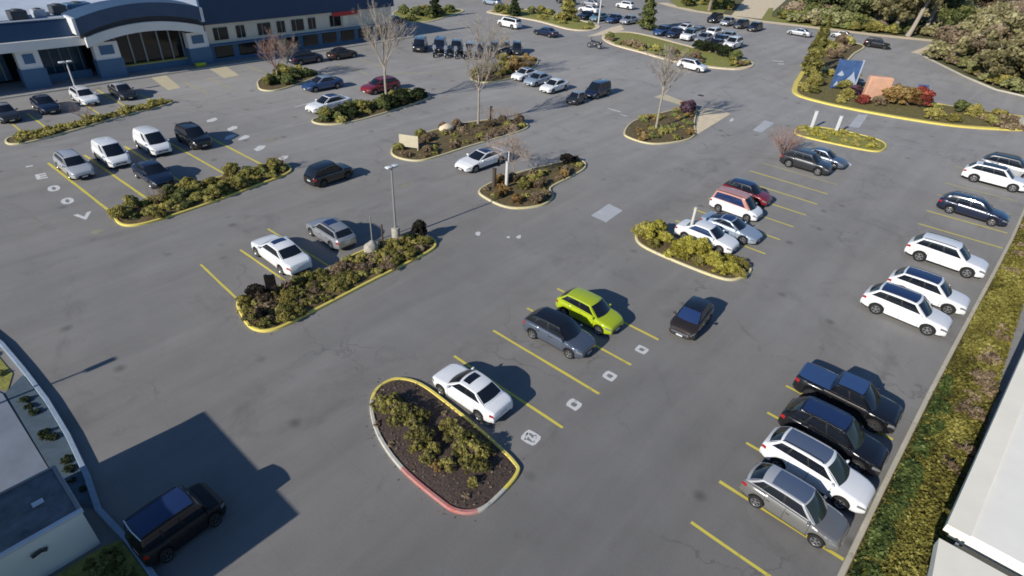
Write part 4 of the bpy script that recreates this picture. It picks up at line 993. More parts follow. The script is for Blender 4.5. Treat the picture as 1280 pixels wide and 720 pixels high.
def car_meshes(kind, sunroof):
    key = (kind, sunroof)
    if key in PARTS: return PARTS[key]
    k = KINDS[kind]; Ln, Wd = k['L'], k['W']; hl = Ln / 2; r = k['wr']; ra = r * 1.13
    base = {n: MB() for n in ('body',)}
    out = {}
    # stations
    xs = set(np.round(np.arange(-hl + .10, hl - .09, .10), 3).tolist()) | {hl, hl - .015, hl - .04, hl - .07, -hl + .015, -hl + .045, hl - .36, -hl, -hl + .03, -hl + .07, -hl + .24}
    for wxx in k['wx']:
        xs |= {round(wxx + ra * math.cos(R(a)), 4) for a in range(0, 181, 15)} | {round(wxx + ra + .001, 4), round(wxx - ra - .001, 4)}
    seams = []
    for a, b in k['doors']: seams += [a, b]
    seams = sorted(set(seams))
    for s in seams: xs |= {round(s - .008, 4), round(s + .008, 4)}
    xs |= {round(k['wb'] + .03, 4)}
    xs = sorted(xs, reverse=True)
    sill = .22
    NS = 9
    lv = [(.90, 0), (.965, .13), (1.0, .40), (.995, .66), (.97, .86), (.915, .975)]
    grid = []
    for x in xs:
        e = max(0, (abs(x) - (hl - .62)) / .62)
        w_ = Wd / 2 * (1 - (.24 if x > 0 else .19) * e ** 2.5)
        zt = prof(k['top'], x)
        zl = sill + .11 * e ** 3
        for wxx in k['wx']:
            d = abs(x - wxx)
            if d <= ra + .0002: zl = max(zl, r + math.sqrt(max(0, ra * ra - d * d)))
        c = .045
        row = []
        h = zt - zl
        flare = 1.0
        for f, q in lv:
            row.append((w_ * f, zl + h * q))
        row += [(w_ * .80, zt + .35 * c), (w_ * .42, zt + .85 * c), (0, zt + c)]
        grid.append(row)
    n = len(xs)
    lampf = hl - .36; lampr = -hl + .24
    B = {nm: MB() for nm in ('body', 'bonnet', 'boot')}
    D = []
    for a, b in k['doors']:
        D += [(a, b, 1, MB()), (a, b, -1, MB())]
    HL = {1: MB(), -1: MB()}; TL = {1: MB(), -1: MB()}
    def P3(i, j, s): return (xs[i], s * grid[i][j][0], grid[i][j][1])
    for i in range(n - 1):
        xm = (xs[i] + xs[i + 1]) / 2
        for j in range(NS - 1):
            for s in (1, -1):
                q = [P3(i, j, s), P3(i + 1, j, s), P3(i + 1, j + 1, s), P3(i, j + 1, s)]
                if s < 0: q = q[::-1]
                q = q[::-1]
                tgt = B['body']; mi = 0
                if xm > lampf and xm < hl - .025 and j == 3: tgt = HL[s]
                elif xm < lampr and j == 3: tgt = TL[s]
                elif j >= 6 and xm > k['wb'] + .03 and xm < hl - .05: tgt = B['bonnet']
                elif kind in ('sedan', 'coupe', 'pickup') and j >= 6 and xm < k['rb'] and xm > -hl + .05: tgt = B['boot']
                elif j >= 1 and j <= 4:
                    for a, b, ss, mbd in D:
                        if ss == s and b < xm < a: tgt = mbd
                    if any(abs(xm - sx) < .009 for sx in seams): tgt = B['body']; mi = 1
                if j == 0 and tgt is B['body'] and abs(xm) < hl - .1: mi = 2
                tgt.add(q, [(0, 1, 2, 3)], mi)
    # end caps
    for i, sgn in ((0, 1), (n - 1, -1)):
        ring_ = [P3(i, j, 1) for j in range(NS)] + [P3(i, j, -1) for j in reversed(range(NS - 1))]
        f = tuple(range(len(ring_)))
        B['body'].add(ring_, [f if sgn < 0 else f[::-1]], 0)
    # dark floor pan and wheel wells inside
    B['body'].box((0, 0, .40), (Ln - .35, Wd - .46, .38), 1)
    def clean(mb, name, ang=35):
        me = mb.mesh(name)
        import bmesh
        bm = bmesh.new(); bm.from_mesh(me); bmesh.ops.remove_doubles(bm, verts=bm.verts, dist=.0004); bm.to_mesh(me); bm.free()
        me.polygons.foreach_set('use_smooth', [True] * len(me.polygons)); me.set_sharp_from_angle(angle=R(ang)); me.update(); return me
    L_ = []   # (name, mesh, material keys, parent index or None)
    L_.append(('body', clean(B['body'], 'car_body'), ['PAINT', 'seam', 'trim']))
    L_.append(('bonnet', clean(B['bonnet'], 'car_bonnet'), ['PAINT']))
    if B['boot'].f: L_.append(('bed_cover' if kind == 'pickup' else 'boot_lid', clean(B['boot'], 'car_boot'), ['BED' if kind == 'pickup' else 'PAINT']))
    doors = []
    for a, b, s, mbd in D:
        doors.append(len(L_)); L_.append(('door', clean(mbd, 'car_door'), ['PAINT']))
    for s in (1, -1):
        L_.append(('headlight', clean(HL[s], 'car_headlight'), ['lamp_clear']))
        L_.append(('tail_light', clean(TL[s], 'car_tail_light'), ['lamp_red']))
    # greenhouse
    wbm = Wd / 2 * .87; wr_ = Wd / 2 * (.70 if kind in ('sedan', 'coupe', 'hatchback', 'wagon') else .76)
    zb = lambda x: prof(k['top'], x) - .01
    FB = (k['wb'], wbm * .97, zb(k['wb'])); FT = (k['wt'], wr_, k['zr']); RT = (k['rt'], wr_ * .97, k['zr2']); RB = (k['rb'], wbm * .93, zb(k['rb']))
    cz = .045; lb = .035; bf = .16; br_ = .09
    def ws(s, t):  # windscreen
        return (lerp(FB[0], FT[0], t) + bf * (1 - s * s) * (1 - .45 * t), s * lerp(FB[1], FT[1], t), lerp(FB[2], FT[2], t) + cz * (1 - s * s) * t + .05 * math.sin(math.pi * t) * (1 - .3 * s * s) * .6)
    def rf(s, t):
        x = lerp(FT[0] + bf * (1 - s * s) * .55, RT[0] - br_ * (1 - s * s) * .55, t)
        return (x, s * lerp(FT[1], RT[1], t), lerp(FT[2], RT[2], t) + cz * (1 - s * s) + lb * math.sin(math.pi * t))
    def rw(s, t):
        return (lerp(RT[0], RB[0], t) - br_ * (1 - s * s) * lerp(.55, 1, t), s * lerp(RT[1], RB[1], t), lerp(RT[2], RB[2], t) + cz * (1 - s * s) * (1 - t) + .03 * math.sin(math.pi * t))
    def sd(t, q, s):
        x = lerp(lerp(FB[0], RB[0], t), lerp(FT[0], RT[0], t), q)
        y = lerp(lerp(FB[1], RB[1], t), lerp(FT[1], RT[1], t), q) + .030 * math.sin(math.pi * q)
        z = lerp(lerp(FB[2], RB[2], t), lerp(FT[2], RT[2], t), q) + lb * math.sin(math.pi * t) * q
        xb = lerp(FB[0], RB[0], t)
        z += (zb(xb) - lerp(FB[2], RB[2], t)) * (1 - q)
        return (x, s * y, z)
    roof = MB(); wsm = MB(); rwm = MB(); sun = MB()
    def patch(fn, S, Tt, pick, flip=False):
        for a, b in zip(S, S[1:]):
            for c, d in zip(Tt, Tt[1:]):
                q = [fn(a, c), fn(b, c), fn(b, d), fn(a, d)]
                if flip: q = q[::-1]
                tgt, mi = pick((a + b) / 2, (c + d) / 2); tgt.add(q, [(0, 1, 2, 3)], mi)
    S = [-1, -.93, -.7, -.45, -.2, 0, .2, .45, .7, .93, 1]; T8 = [0, .05, .2, .4, .6, .8, .93, 1]
    patch(ws, S, T8, lambda s, t: (wsm, 0) if abs(s) < .93 and .05 < t < .93 else (roof, 1 if t < .05 else 0), True)
    patch(rw, S, T8, lambda s, t: (rwm, 0) if abs(s) < .9 and .08 < t < .80 else (roof, 0), True)
    if sunroof == 'small': pick = lambda s, t: (sun, 0) if abs(s) < .7 and .08 < t < .48 else (roof, 0)
    elif sunroof == 'pano': pick = lambda s, t: (sun, 0) if abs(s) < .87 and .04 < t < .96 else (roof, 0)
    elif sunroof == 'half': pick = lambda s, t: (sun, 0) if abs(s) < .87 and t < .80 else (roof, 0)
    else: pick = lambda s, t: (roof, 0)
    S2 = [-1, -.96, -.87, -.7, -.4, 0, .4, .7, .87, .96, 1]; T10 = [0, .04, .08, .2, .35, .48, .65, .80, .96, 1]
    patch(rf, S2, T10, pick, True)
    sidew = {}
    br = sorted({0, 1} | {w for a in k['wins'] for w in a})
    ts = sorted(set(br) | {round(i / 12, 4) for i in range(13)}); qs = [0, .10, .3, .5, .7, .87, 1]
    for s in (1, -1):
        wmb = [MB() for _ in k['wins']]
        def pk(t, q):
            if .10 < q < .87:
                for (a, b), m_ in zip(k['wins'], wmb):
                    if a < t < b: return m_, 0
            # dark pillars between panes
            if .10 < q < .87 and k['wins'][0][0] < t < k['wins'][-1][1]: return roof, 1
            return roof, 0
        patch(lambda t, q: sd(t, q, s), ts, qs, pk, s > 0)
        sidew[s] = wmb
    ri = len(L_)
    L_.append(('roof', clean(roof, 'car_roof', 50), ['ROOF', 'trim']))
    L_.append(('windscreen', clean(wsm, 'car_windscreen'), ['WS']))
    L_.append(('rear_window', clean(rwm, 'car_rear_window'), ['GLASS']))
    for s in (1, -1):
        for m_ in sidew[s]: L_.append(('side_window', clean(m_, 'car_side_window'), ['GLASS']))
    if sun.f: L_.append(('sunroof', clean(sun, 'car_sunroof'), ['SUN']))
    # front details
    zf = k['top'][0][1]
    wf = Wd / 2 * .83
    L_.append(('grille', MB().box((hl - .005, 0, zf - .13), (.05, wf * 1.15, .11), 0, ch=.015).mesh('car_grille'), ['trim']))
    L_.append(('bumper_intake', MB().box((hl - .012, 0, .33), (.05, wf * 1.45, .10), 0, ch=.015).mesh('car_intake'), ['trim']))
    L_.append(('number_plate', MB().box((-hl - .004, 0, .66), (.02, .42, .12)).mesh('car_plate'), ['plate']))
    L_.append(('number_plate', MB().box((hl + .022, 0, zf - .19), (.02, .40, .10)).mesh('car_plate2'), ['plate']))
    mbm = MB().box((-hl + .01, 0, .34), (.07, wf * 1.6, .13), 0, ch=.02)
    L_.append(('rear_bumper_trim', mbm.mesh('car_rear_trim'), ['trim']))
    for s in (1, -1):
        mm = MB(); mm.box((k['wb'] - .22, s * (Wd / 2 + .06), zb(k['wb']) + .07), (.12, .20, .13), 0, rz=s * -.2, ch=.03)
        mm.box((k['wb'] - .2, s * (Wd / 2 - .06), zb(k['wb']) + .02), (.06, .12, .04))
        L_.append(('mirror', mm.mesh('car_mirror', 50), ['PAINT']))
        if kind in ('suv', 'wagon', 'truck', 'minivan'):
            pts = [rf(s * .93, t) for t in (.06, .12, .4, .7, .92, .97)]
            pts = [(p[0], p[1], p[2] + (.055 if 0 < i < 5 else .01)) for i, p in enumerate(pts)]
            L_.append(('roof_rail', MB().tube(pts, [.017] * 6, 5).mesh('car_rail', 60), ['RAIL']))
    hnd = []
    for idx, (a, b, s, mbd) in enumerate(D):
        xh = b + .14; gi = min(range(n), key=lambda i: abs(xs[i] - xh)); y = grid[gi][3][0]
        hnd.append((doors[idx], MB().box((xh, s * (y + .008), lerp(grid[gi][3][1], grid[gi][4][1], .5)), (.17, .035, .028), 0, ch=.008).mesh('car_handle')))
    # wheels
    ty = MB(); wd = .105
    ty.lathe([(r * .60, -wd), (r * .90, -wd * 1.0), (r, -wd * .72), (r, wd * .72), (r * .90, wd), (r * .60, wd)], 24, axis='y')
    ty.lathe([(0.001, wd * .35), (r * .62, wd * .35)], 24, axis='y'); ty.lathe([(r * .62, -wd * .35), (.001, -wd * .35)], 24, axis='y')
    rim = MB()
    rim.lathe([(r * .66, wd * .97), (r * .60, wd * 1.03), (r * .56, wd * .9), (r * .56, wd * .4)], 24, axis='y')
    rim.lathe([(r * .17, wd * .5), (r * .17, wd * .92), (.001, wd * .95)], 12, axis='y')
    for q in range(5):
        a = 2 * math.pi * q / 5
        for off in (-.16, .16):
            a2 = a + off * .8; c0 = Vector((r * .14 * math.cos(a), 0, r * .14 * math.sin(a))); c1 = Vector((r * .58 * math.cos(a2), 0, r * .58 * math.sin(a2)))
            t_ = (c1 - c0).normalized(); nn_ = Vector((-t_.z, 0, t_.x)) * r * .050
            vs = []
            for c_, yv in ((c0, wd * .88), (c1, wd * .93)):
                for sg in (1, -1):
                    for yy in (yv, yv - .03): p = c_ + nn_ * sg; vs.append((p.x, yy, p.z))
            rim.add(vs, [(0, 2, 6, 4), (1, 5, 7, 3), (0, 4, 5, 1), (2, 3, 7, 6), (4, 6, 7, 5), (0, 1, 3, 2)])
    tm = ty.mesh('car_tyre', 40); rm = rim.mesh('car_rim', 40)
    PARTS[key] = dict(parts=L_, handles=hnd, tyre=tm, rim=rm, ytrack=Wd / 2 - .115)
    return PARTS[key]

LOT = 'vehicles parked or driving in the lot'
CARN = {'sedan': 'sedan', 'coupe': 'coupe_car', 'hatchback': 'hatchback', 'wagon': 'station_wagon', 'suv': 'suv', 'minivan': 'minivan', 'panel_van': 'panel_van', 'pickup': 'pickup_truck', 'truck': 'boxy_suv'}
CATN = {'sedan': 'car', 'coupe': 'car', 'hatchback': 'car', 'wagon': 'car', 'suv': 'car', 'minivan': 'van', 'panel_van': 'van', 'pickup': 'truck', 'truck': 'car'}
def car(kind, x, y, hd, length, pnt, label, sunroof=None, roof=None, sun_m='glass_sky_blue', ws_m='glass', rail='trim', rim='alloy', gl='glass', wide=None, high=None):
    k = KINDS[kind]; pm = car_meshes(kind, sunroof)
    sx = length / k['L']; s2 = wide if wide else min(1.04, max(.86, sx ** .55)); s3 = high if high else min(1.04, max(.88, sx ** .5))
    root = empty(CARN[kind], (x, y, .004), R(hd), label, CATN[kind], LOT, (sx, s2, s3))
    mp = {'PAINT': pnt, 'ROOF': roof or pnt, 'GLASS': gl, 'WS': ws_m, 'SUN': sun_m, 'RAIL': rail, 'BED': 'roof_sky_blue'}
    made = []
    for nm, me, mk in pm['parts']:
        made.append(mesh_obj(nm, me, root, [M[mp.get(q, q)] for q in mk]))
    for di, me in pm['handles']:
        mesh_obj('handle', me, made[di], M['trim'] if pnt != 'paint_white' else M[pnt])
    for wx in k['wx']:
        for s in (1, -1):
            t = mesh_obj('wheel', pm['tyre'], root, M['rubber']); t.location = (wx, s * pm['ytrack'], k['wr'])
            if s < 0: t.rotation_euler = (0, 0, math.pi)
            q = mesh_obj('rim', pm['rim'], t, M[rim])
    return root

# middle near row
car('sedan', 14.75, 14.1, 91, 4.15, 'paint_white', 'white sedan with dark sunroof parked beside the half red kerbed mulch bed', 'small', sun_m='glass')
car('hatchback', 21.35, 13.75, -88, 4.05, 'paint_bluegrey', 'blue grey hatchback with black roof parked beside the lime green car', 'pano', roof='paint_black', sun_m='glass')
car('hatchback', 24.25, 13.7, -90, 3.95, 'paint_lime', 'lime green hatchback in the middle of the lot')
# island with two pale cars
car('sedan', 15.1, 31.75, 89, 5.0, 'paint_white', 'white sedan with sky coloured sunroof in front of the bright yellow kerbed island', 'small')
car('wagon', 19.05, 32.0, 88, 4.2, 'paint_silver', 'silver station wagon with red tail light beside the sunroof sedan', 'small', sun_m='glass_sky_blue')
# moving
car('suv', 24.7, 40.4, 2, 4.0, 'paint_black', 'black suv driving along the aisle past the left island', rim='alloy_dark')
car('coupe', 36.6, 34.2, 178, 5.3, 'paint_white', 'white coupe with round dark roof beside the island with two short posts', 'pano', sun_m='glass_sky_blue')
# left rows
car('wagon', 10.7, 55.3, -90, 4.5, 'paint_lightgrey', 'pale silver car, leftmost of the four in the left row')
car('panel_van', 13.6, 55.7, -90, 4.2, 'paint_white', 'white rounded van, second from left in the left row')
car('panel_van', 17.15, 56.3, -90, 4.35, 'paint_white', 'white rounded van next to the black car in the left row')
car('suv', 20.4, 55.5, -90, 4.3, 'paint_black', 'black car at the right end of the left row of white vans', rim='alloy_dark')
car('sedan', 14.5, 49.6, -90, 4.5, 'paint_navy', 'dark navy sedan parked nose to the left island below the white vans')
# by the store, far left
car('sedan', 10.4, 73.2, -90, 4.2, 'paint_darkgrey', 'dark grey car at the far left edge near the store', roof='paint_silver')
car('sedan', 13.9, 73.8, -90, 4.2, 'paint_navy', 'dark navy rounded car second from the left edge by the store')
car('wagon', 17.6, 74.4, -90, 4.3, 'paint_white', 'white car by the lamp post in the row before the store')
car('sedan', 21.2, 74.1, -90, 4.2, 'paint_darkgrey', 'dark car with silver side nearest the tan ramp by the store', roof='paint_lightgrey')
# hedge island
car('sedan', 39.6, 63.6, 178, 4.9, 'paint_blue', 'blue sedan with silver nose behind the white sedan at the hedge island', roof='paint_lightblue')
car('sedan', 35.6, 56.4, 182, 5.2, 'paint_white', 'white sedan tucked behind the green hedge island', 'pano', sun_m='glass_sky_blue')
car('wagon', 44.4, 58.6, 180, 5.0, 'paint_red', 'dark crimson car behind the trunk of the tall bare tree')
car('suv', 45.0, 75.7, 0, 4.7, 'paint_navy', 'navy suv parked at the store side of the small entrance island')
car('sedan', 50.6, 75.2, 0, 4.4, 'paint_bronze', 'dark brown car right of the navy suv by the store')
# cluster right of centre
car('sedan', 62.6, 48.6, 182, 4.5, 'paint_lightblue', 'pale blue car between two white cars in the cluster right of centre')
car('sedan', 61.8, 45.2, 182, 4.6, 'paint_white', 'white sedan in front of the pale blue car right of centre')
car('sedan', 63.2, 51.4, 182, 4.3, 'paint_white', 'white car at the far left of the cluster right of centre', 'pano', sun_m='glass_sky_blue')
car('hatchback', 59.6, 40.2, 185, 2.7, 'paint_darkgrey', 'tiny dark two seat car in front of the navy van right of centre', roof='paint_silver')
car('minivan', 64.4, 40.2, 182, 4.2, 'paint_navy', 'navy blue van at the right of the cluster right of centre', high=.95)
# middle row, far part
car('sedan', 38.3, 12.9, -90, 4.5, 'paint_white', 'silver white sedan beside the island of yellow green bushes', gl='glass_sky_blue')
car('coupe', 41.0, 12.2, -90, 4.5, 'paint_lightblue', 'low pale blue car right of the silver white sedan', 'pano', sun_m='glass_sky_blue')
car('minivan', 44.8, 13.4, -90, 4.0, 'paint_white', 'white minivan with salmon pink roof in the middle row', roof='paint_pink', gl='glass_sky_blue')
car('hatchback', 48.2, 13.9, -90, 4.0, 'paint_red', 'dark red car with black roof behind the pink roofed van', 'pano', roof='paint_black')
car('suv', 59.7, 12.6, -90, 4.6, 'paint_darkgrey', 'dark suv with silver window line near the bare pink bush', rail='chrome')
car('sedan', 62.6, 11.9, -90, 4.4, 'paint_bluegrey', 'blue grey sedan at the upper end of the middle row')
# right row
car('suv', 70.2, -1.8, -90, 5.2, 'paint_white', 'white suv at the upper right edge of the photo', 'half', sun_m='glass')
car('suv', 74.6, -2.6, -90, 5.0, 'paint_lightgrey', 'grey car behind the white suv at the upper right edge', 'pano', sun_m='glass_green', roof='paint_darkgrey')
car('wagon', 59.8, -1.3, -92, 5.1, 'paint_navy', 'navy wagon with silver window line in the right row', rail='chrome', wide=1.05, high=1.08)
car('suv', 48.3, -1.0, -92, 5.0, 'paint_white', 'all white suv, topmost of the three white cars in the right row')
car('suv', 42.0, -.9, -92, 4.6, 'paint_white', 'white suv with blue reflecting roof, middle of the three in the right row', 'pano', high=.94)
car('suv', 38.5, -.3, -93, 4.8, 'paint_white', 'white suv with blue reflecting roof, nearest of the three in the right row', 'pano', high=.96)
# nearest right row
car('pickup', 27.5, .25, -90, 4.75, 'paint_black', 'black pickup with blue reflecting bed cover at the top of the nearest right row', 'pano', roof='paint_black', sun_m='roof_sky_blue', rim='alloy_dark', wide=1.0, high=.95)
car('suv', 24.25, .0, -92, 4.5, 'paint_black', 'black suv between the black pickup and the white car', 'pano', roof='paint_black', ws_m='glass_green', rail='chrome', wide=.94)
car('wagon', 21.75, -.05, -93, 4.5, 'paint_white', 'white car with grey glass roof between the black suv and the silver car', 'pano', sun_m='roof_sky_sheen', ws_m='glass_green', wide=.97, high=1.06)
car('hatchback', 19.2, .05, -93, 4.0, 'paint_pewter', 'silver hatchback with dark rear glass, nearest in the right row', 'half', roof='paint_lightgrey', ws_m='glass_green', sun_m='roof_sky_sheen', wide=.94)
# black car in the building shadow
b_ = car('truck', 2.2, 17.05, 4, 3.0, 'paint_dull_black', 'black van with white roof edge standing in the big building shadow at lower left', 'pano', roof='paint_black', rim='alloy_dark', wide=.86, high=.92, sun_m='glass_sky_blue')
MB().tube([(-2.16, -.70, 1.80), (-2.23, 0, 1.835), (-2.16, .70, 1.80)], [.032] * 3, 6).build('rear_spoiler', M['white_metal'], b_)
# far cars
car('truck', 89.6, 77.4, 90, 4.9, 'paint_white', 'white boxy car driving at top centre', 'pano', roof='paint_white', sun_m='glass')
car('sedan', 89.4, 68.4, 90, 4.8, 'paint_navy', 'dark navy sedan driving at top centre right of the white boxy car', roof='paint_blue')
car('hatchback', 88.3, 38.9, -90, 4.5, 'paint_white', 'white car by the kerb tip of the long grassy island', 'pano', sun_m='glass_sky_blue')
car('sedan', 135.6, 38.4, 90, 4.7, 'paint_lightgrey', 'pale silver car alone on the far upper right aisle', roof='paint_lightblue')
car('suv', 137.0, 24.0, -80, 4.6, 'paint_black', 'black car by the sidewalk below the tall pale trunk', rim='alloy_dark')
car('sedan', 141.6, 31.8, 90, 4.2, 'paint_lightgrey', 'grey car partly hidden behind the brown shrubs at upper right')
for (x, y, p_, rf_, lb) in ((110.3, 56.0, 'paint_blue', None, 'blue car at the left end of the far row beyond the grassy island'), (110.5, 53.4, 'paint_navy', 'paint_blue', 'dark blue car second from left in the far row'), (110.6, 50.4, 'paint_white', 'paint_teal', 'white car with green tinted roof in the far row'),
                        (110.8, 47.6, 'paint_silver', None, 'silver car in the middle of the far row'), (111.6, 44.7, 'paint_lightgrey', 'paint_blue', 'pale car with blue roof near the right end of the far row'), (110.4, 41.9, 'paint_white', None, 'large white car at the right end of the far row'), (106.8, 43.6, 'paint_darkgrey', None, 'dark car behind the dark bush at the end of the grassy island')):
    car('suv' if p_ == 'paint_white' else 'sedan', x, y, 180, 5.3, p_, lb, roof=rf_, wide=1.12, high=1.12)
for (x, y, p_, k_, lb) in ((134.6, 56.4, 'paint_black', 'suv', 'black suv at the left end of the farthest row at upper right'), (133.6, 53.0, 'paint_silver', 'sedan', 'silver car next to the black suv in the farthest row'), (133.2, 49.8, 'paint_darkgrey', 'hatchback', 'dark grey car third in the farthest row'), (132.6, 46.6, 'paint_black', 'wagon', 'black wagon at the right end of the farthest row')):
    car(k_, x, y, 182, 5.2, p_, lb, wide=1.1, high=1.1)
for (x, y, p_, k_, lb) in ((117.2, 54.6, 'paint_white', 'sedan', 'white car behind the blue cars of the far row'), (117.0, 51.6, 'paint_silver', 'wagon', 'silver wagon behind the white car with green tinted roof'), (117.4, 48.6, 'paint_white', 'suv', 'white suv behind the silver car of the far row'), (117.2, 45.4, 'paint_lightblue', 'sedan', 'pale blue car behind the pale car with blue roof')):
    car(k_, x, y, 0, 5.0, p_, lb, wide=1.1, high=1.1)
for (x, y, p_, k_, lb) in ((127.0, 84.5, 'paint_silver', 'sedan', 'silver car on the far lot left of the white one'), (124.5, 90.0, 'paint_darkgrey', 'suv', 'dark car on the far lot at the top edge'), (119.0, 79.5, 'paint_white', 'sedan', 'white car behind the round conifer at top centre')):
    car(k_, x, y, 95, 4.8, p_, lb)
for (x, y, p_, lb) in ((111.2, 74.6, 'paint_navy', 'dark car beyond the round conifer at top centre'), (112.0, 72.0, 'paint_teal', 'light teal car left of the white lamp post at top centre'), (113.2, 69.0, 'paint_blue', 'blue car right of the white lamp post at top centre'), (114.8, 66.4, 'paint_silver', 'silver car near the broad conifer at top centre')):
    car('sedan', x, y, 180, 5.0, p_, lb, wide=1.1, high=1.1)
car('wagon', 106.8, 97.8, 95, 4.6, 'paint_lightblue', 'pale blue car in front of the brown building at the top edge')
car('suv', 132.0, 78.0, 90, 4.5, 'paint_white', 'white car on the far lot behind the round conifer')
car('sedan', 73.5, 91.5, 20, 4.4, 'paint_navy', 'navy car just past the right end of the store')
# dark angled row
ANG = 221
for (x, y, p_, k_, lb) in ((62.6, 72.2, 'paint_black', 'truck', 'black boxy vehicle at the left end of the angled dark row'), (64.9, 70.2, 'paint_navy', 'truck', 'tall navy vehicle second in the angled dark row'), (66.4, 68.0, 'paint_darkgrey', 'suv', 'dark grey suv third in the angled dark row'), (67.6, 66.3, 'paint_silver', 'wagon', 'silver wagon partly behind bare branches in the angled row'), (68.9, 64.8, 'paint_darkgrey', 'wagon', 'dark wagon partly behind bare branches in the angled row')):
    car(k_, x + .6, y + .5, ANG, 4.5, p_, lb, wide=1.02)
for (x, y, lb) in ((70.6, 63.9, 'black suv, third from the right end of the angled row'), (72.1, 62.9, 'black suv, second from the right end of the angled row'), (73.7, 61.9, 'dark grey suv at the right end of the angled row')):
    car('suv', x + .6, y + .5, ANG, 4.2, 'paint_black' if 'black' in lb else 'paint_darkgrey', lb, wide=.88)

cc = car('hatchback', 28.0, 9.0, 184, 3.35, 'paint_bronze', 'small dark brown car driving in the aisle right of the lime car', None, roof='paint_black', ws_m='glass_sky_blue', rim='alloy_dark', wide=.93, high=.97)
MB().box((2.06, 0, .50), (.05, 1.15, .12), 0, ch=.02).build('front_bumper', M['chrome'], cc)

# motorcycle by the top centre kerb
def motorcycle(x, y, hd, label):
    root = empty('motorcycle', (x, y, .004), R(hd), label, 'motorcycle', None, (1.25, 1.25, 1.25))
    for xx in (.72, -.70):
        mb = MB()
        for i in range(18): pass
        mb.lathe([(.20, -.05), (.29, -.06), (.33, 0), (.29, .06), (.20, .05), (.20, -.05)], 18, axis='y')
        wv = mb.build('wheel', M['rubber'], root, 50); wv.location = (xx, 0, .33)
        MB().lathe([(.001, -.03), (.21, -.02), (.21, .02), (.001, .03)], 14, axis='y').build('rim', M['alloy'], wv, 40)
    MB().box((0, 0, .48), (.62, .32, .36), 0, ch=.07).build('engine', M['alloy_dark'], root, 50)
    MB().box((.18, 0, .86), (.58, .34, .26), 0, ch=.10).build('fuel_tank', M['paint_navy'], root, 50)
    MB().box((-.42, 0, .84), (.72, .32, .13), 0, ch=.05).build('seat', M['seat'], root, 50)
    for s in (.12, -.12): MB().tube([(.72, s, .33), (.52, s, .98)], [.028, .028], 6).build('fork', M['chrome'], root, 50)
    MB().tube([(.32, .42, 1.06), (.48, .2, 1.08), (.48, -.2, 1.08), (.32, -.42, 1.06)], [.02] * 4, 6).build('handlebar', M['chrome'], root, 50)
    MB().box((.62, 0, .92), (.16, .2, .2), 0, ch=.05).build('headlight', M['lamp_clear'], root, 50)
    MB().tube([(.2, -.2, .3), (-.85, -.22, .36)], [.05, .065], 7).build('exhaust', M['chrome'], root, 50)
    MB().box((-.92, 0, .78), (.34, .40, .36), 0, ch=.05).build('top_box', M['paint_black'], root, 50)
    MB().add([(.60, .22, 1.0), (.60, -.22, 1.0), (.44, -.18, 1.40), (.44, .18, 1.40)], [(0, 1, 2, 3)]).build('wind_screen', M['lamp_clear'], root)
    return root
for i, (x, y) in enumerate(((62.2, 68.2), (63.3, 67.0), (64.2, 65.9), (65.2, 64.8), (66.2, 63.7), (67.2, 62.6))):
    motorcycle(x, y, 215 + 6 * (i % 3), 'motorcycle parked in front of the angled dark row')['group'] = 'motorcycles before the angled dark row'
motorcycle(88.2, 57.0, 100, 'dark motorcycle with windshield standing by the kerb at top centre')

# ============================ street furniture ==============================
def lamp_post(x, y, h, label, head=(1, 0), base=True, m='steel_grey', r=.075):
    root = empty('lamp_post', (x, y, .08), 0, label, 'lamp post', 'lamp posts in the lot')
    MB().tube([(0, 0, .0), (0, 0, h * .5), (0, 0, h)], [r * 1.15, r, r * .8], 10).build('pole', M[m], root, 60)
    if base:
        MB().lathe([(.001, 0), (.30, 0), (.30, .70), (.26, .80), (.001, .81)], 14).build('footing', M['stone'], root, 40)
    hx, hy = head
    mb = MB().box((hx * .38, hy * .38, h + .03), (.62 if hx else .34, .62 if hy else .34, .14), 0, ch=.04)
    mb.box((-hx * .30, -hy * .30, h + .03), (.48 if hx else .34, .48 if hy else .34, .14), 0, ch=.04)
    hd = mb.build('lamp_head', M['white_metal'], root, 40)
    MB().box((hx * .38, hy * .38, h - .05), (.4 if hx else .26, .4 if hy else .26, .03)).build('lens', M['lamp_clear'], hd)
lamp_post(22.35, 29.0, 5.3, 'grey lamp post with stone footing in the yellow kerbed island', (.6, 0))
lamp_post(17.6, 76.6, 3.6, 'lamp post behind the white car in front of the store', (-1, 0), False, 'white_post')
lamp_post(108.7, 69.9, 7.5, 'tall white lamp post at top centre between two conifers', (1, 0), False, 'white_post', .13)
lamp_post(-7.6, 29.9, 5.3, 'lamp post on the left, out of the picture', (1, 0))
bpy.data.objects['lamp_post.003']['label'] = 'grey lamp post standing by the low building, casting the thin shadow at left'

def post(x, y, h, r, m, label, name='short_post', cap=True, lean=(0, 0)):
    root = empty(name, (x, y, .06), 0, label, 'post')
    MB().tube([(0, 0, 0), (lean[0], lean[1], h)], [r, r * .92], 10).build('shaft', M[m], root, 50)
    if cap: MB().lathe([(r * 1.1, h), (r * 1.15, h + .05), (.001, h + .09)], 10).build('cap', M[m], root, 40)
post(37.7, 14.0, 2.6, .11, 'white_post', 'white post standing between the bushes and the silver white sedan')
post(34.5, 29.3, 2.3, .15, 'white_post', 'thick white post in the island beside the white coupe')
post(33.7, 30.0, 1.7, .17, 'bark_dark', 'dark post left of the thick white post by the coupe')
post(35.1, 29.7, 2.9, .06, 'white_post', 'slim white post with bent top beside the thick white post')
post(46.5, 42.2, 1.5, .14, 'bark_dark', 'dark short post at the top of the beige board island')
post(20.8, 29.7, 1.9, .05, 'steel_grey', 'thin grey post behind the pale boulder in the yellow kerbed island')
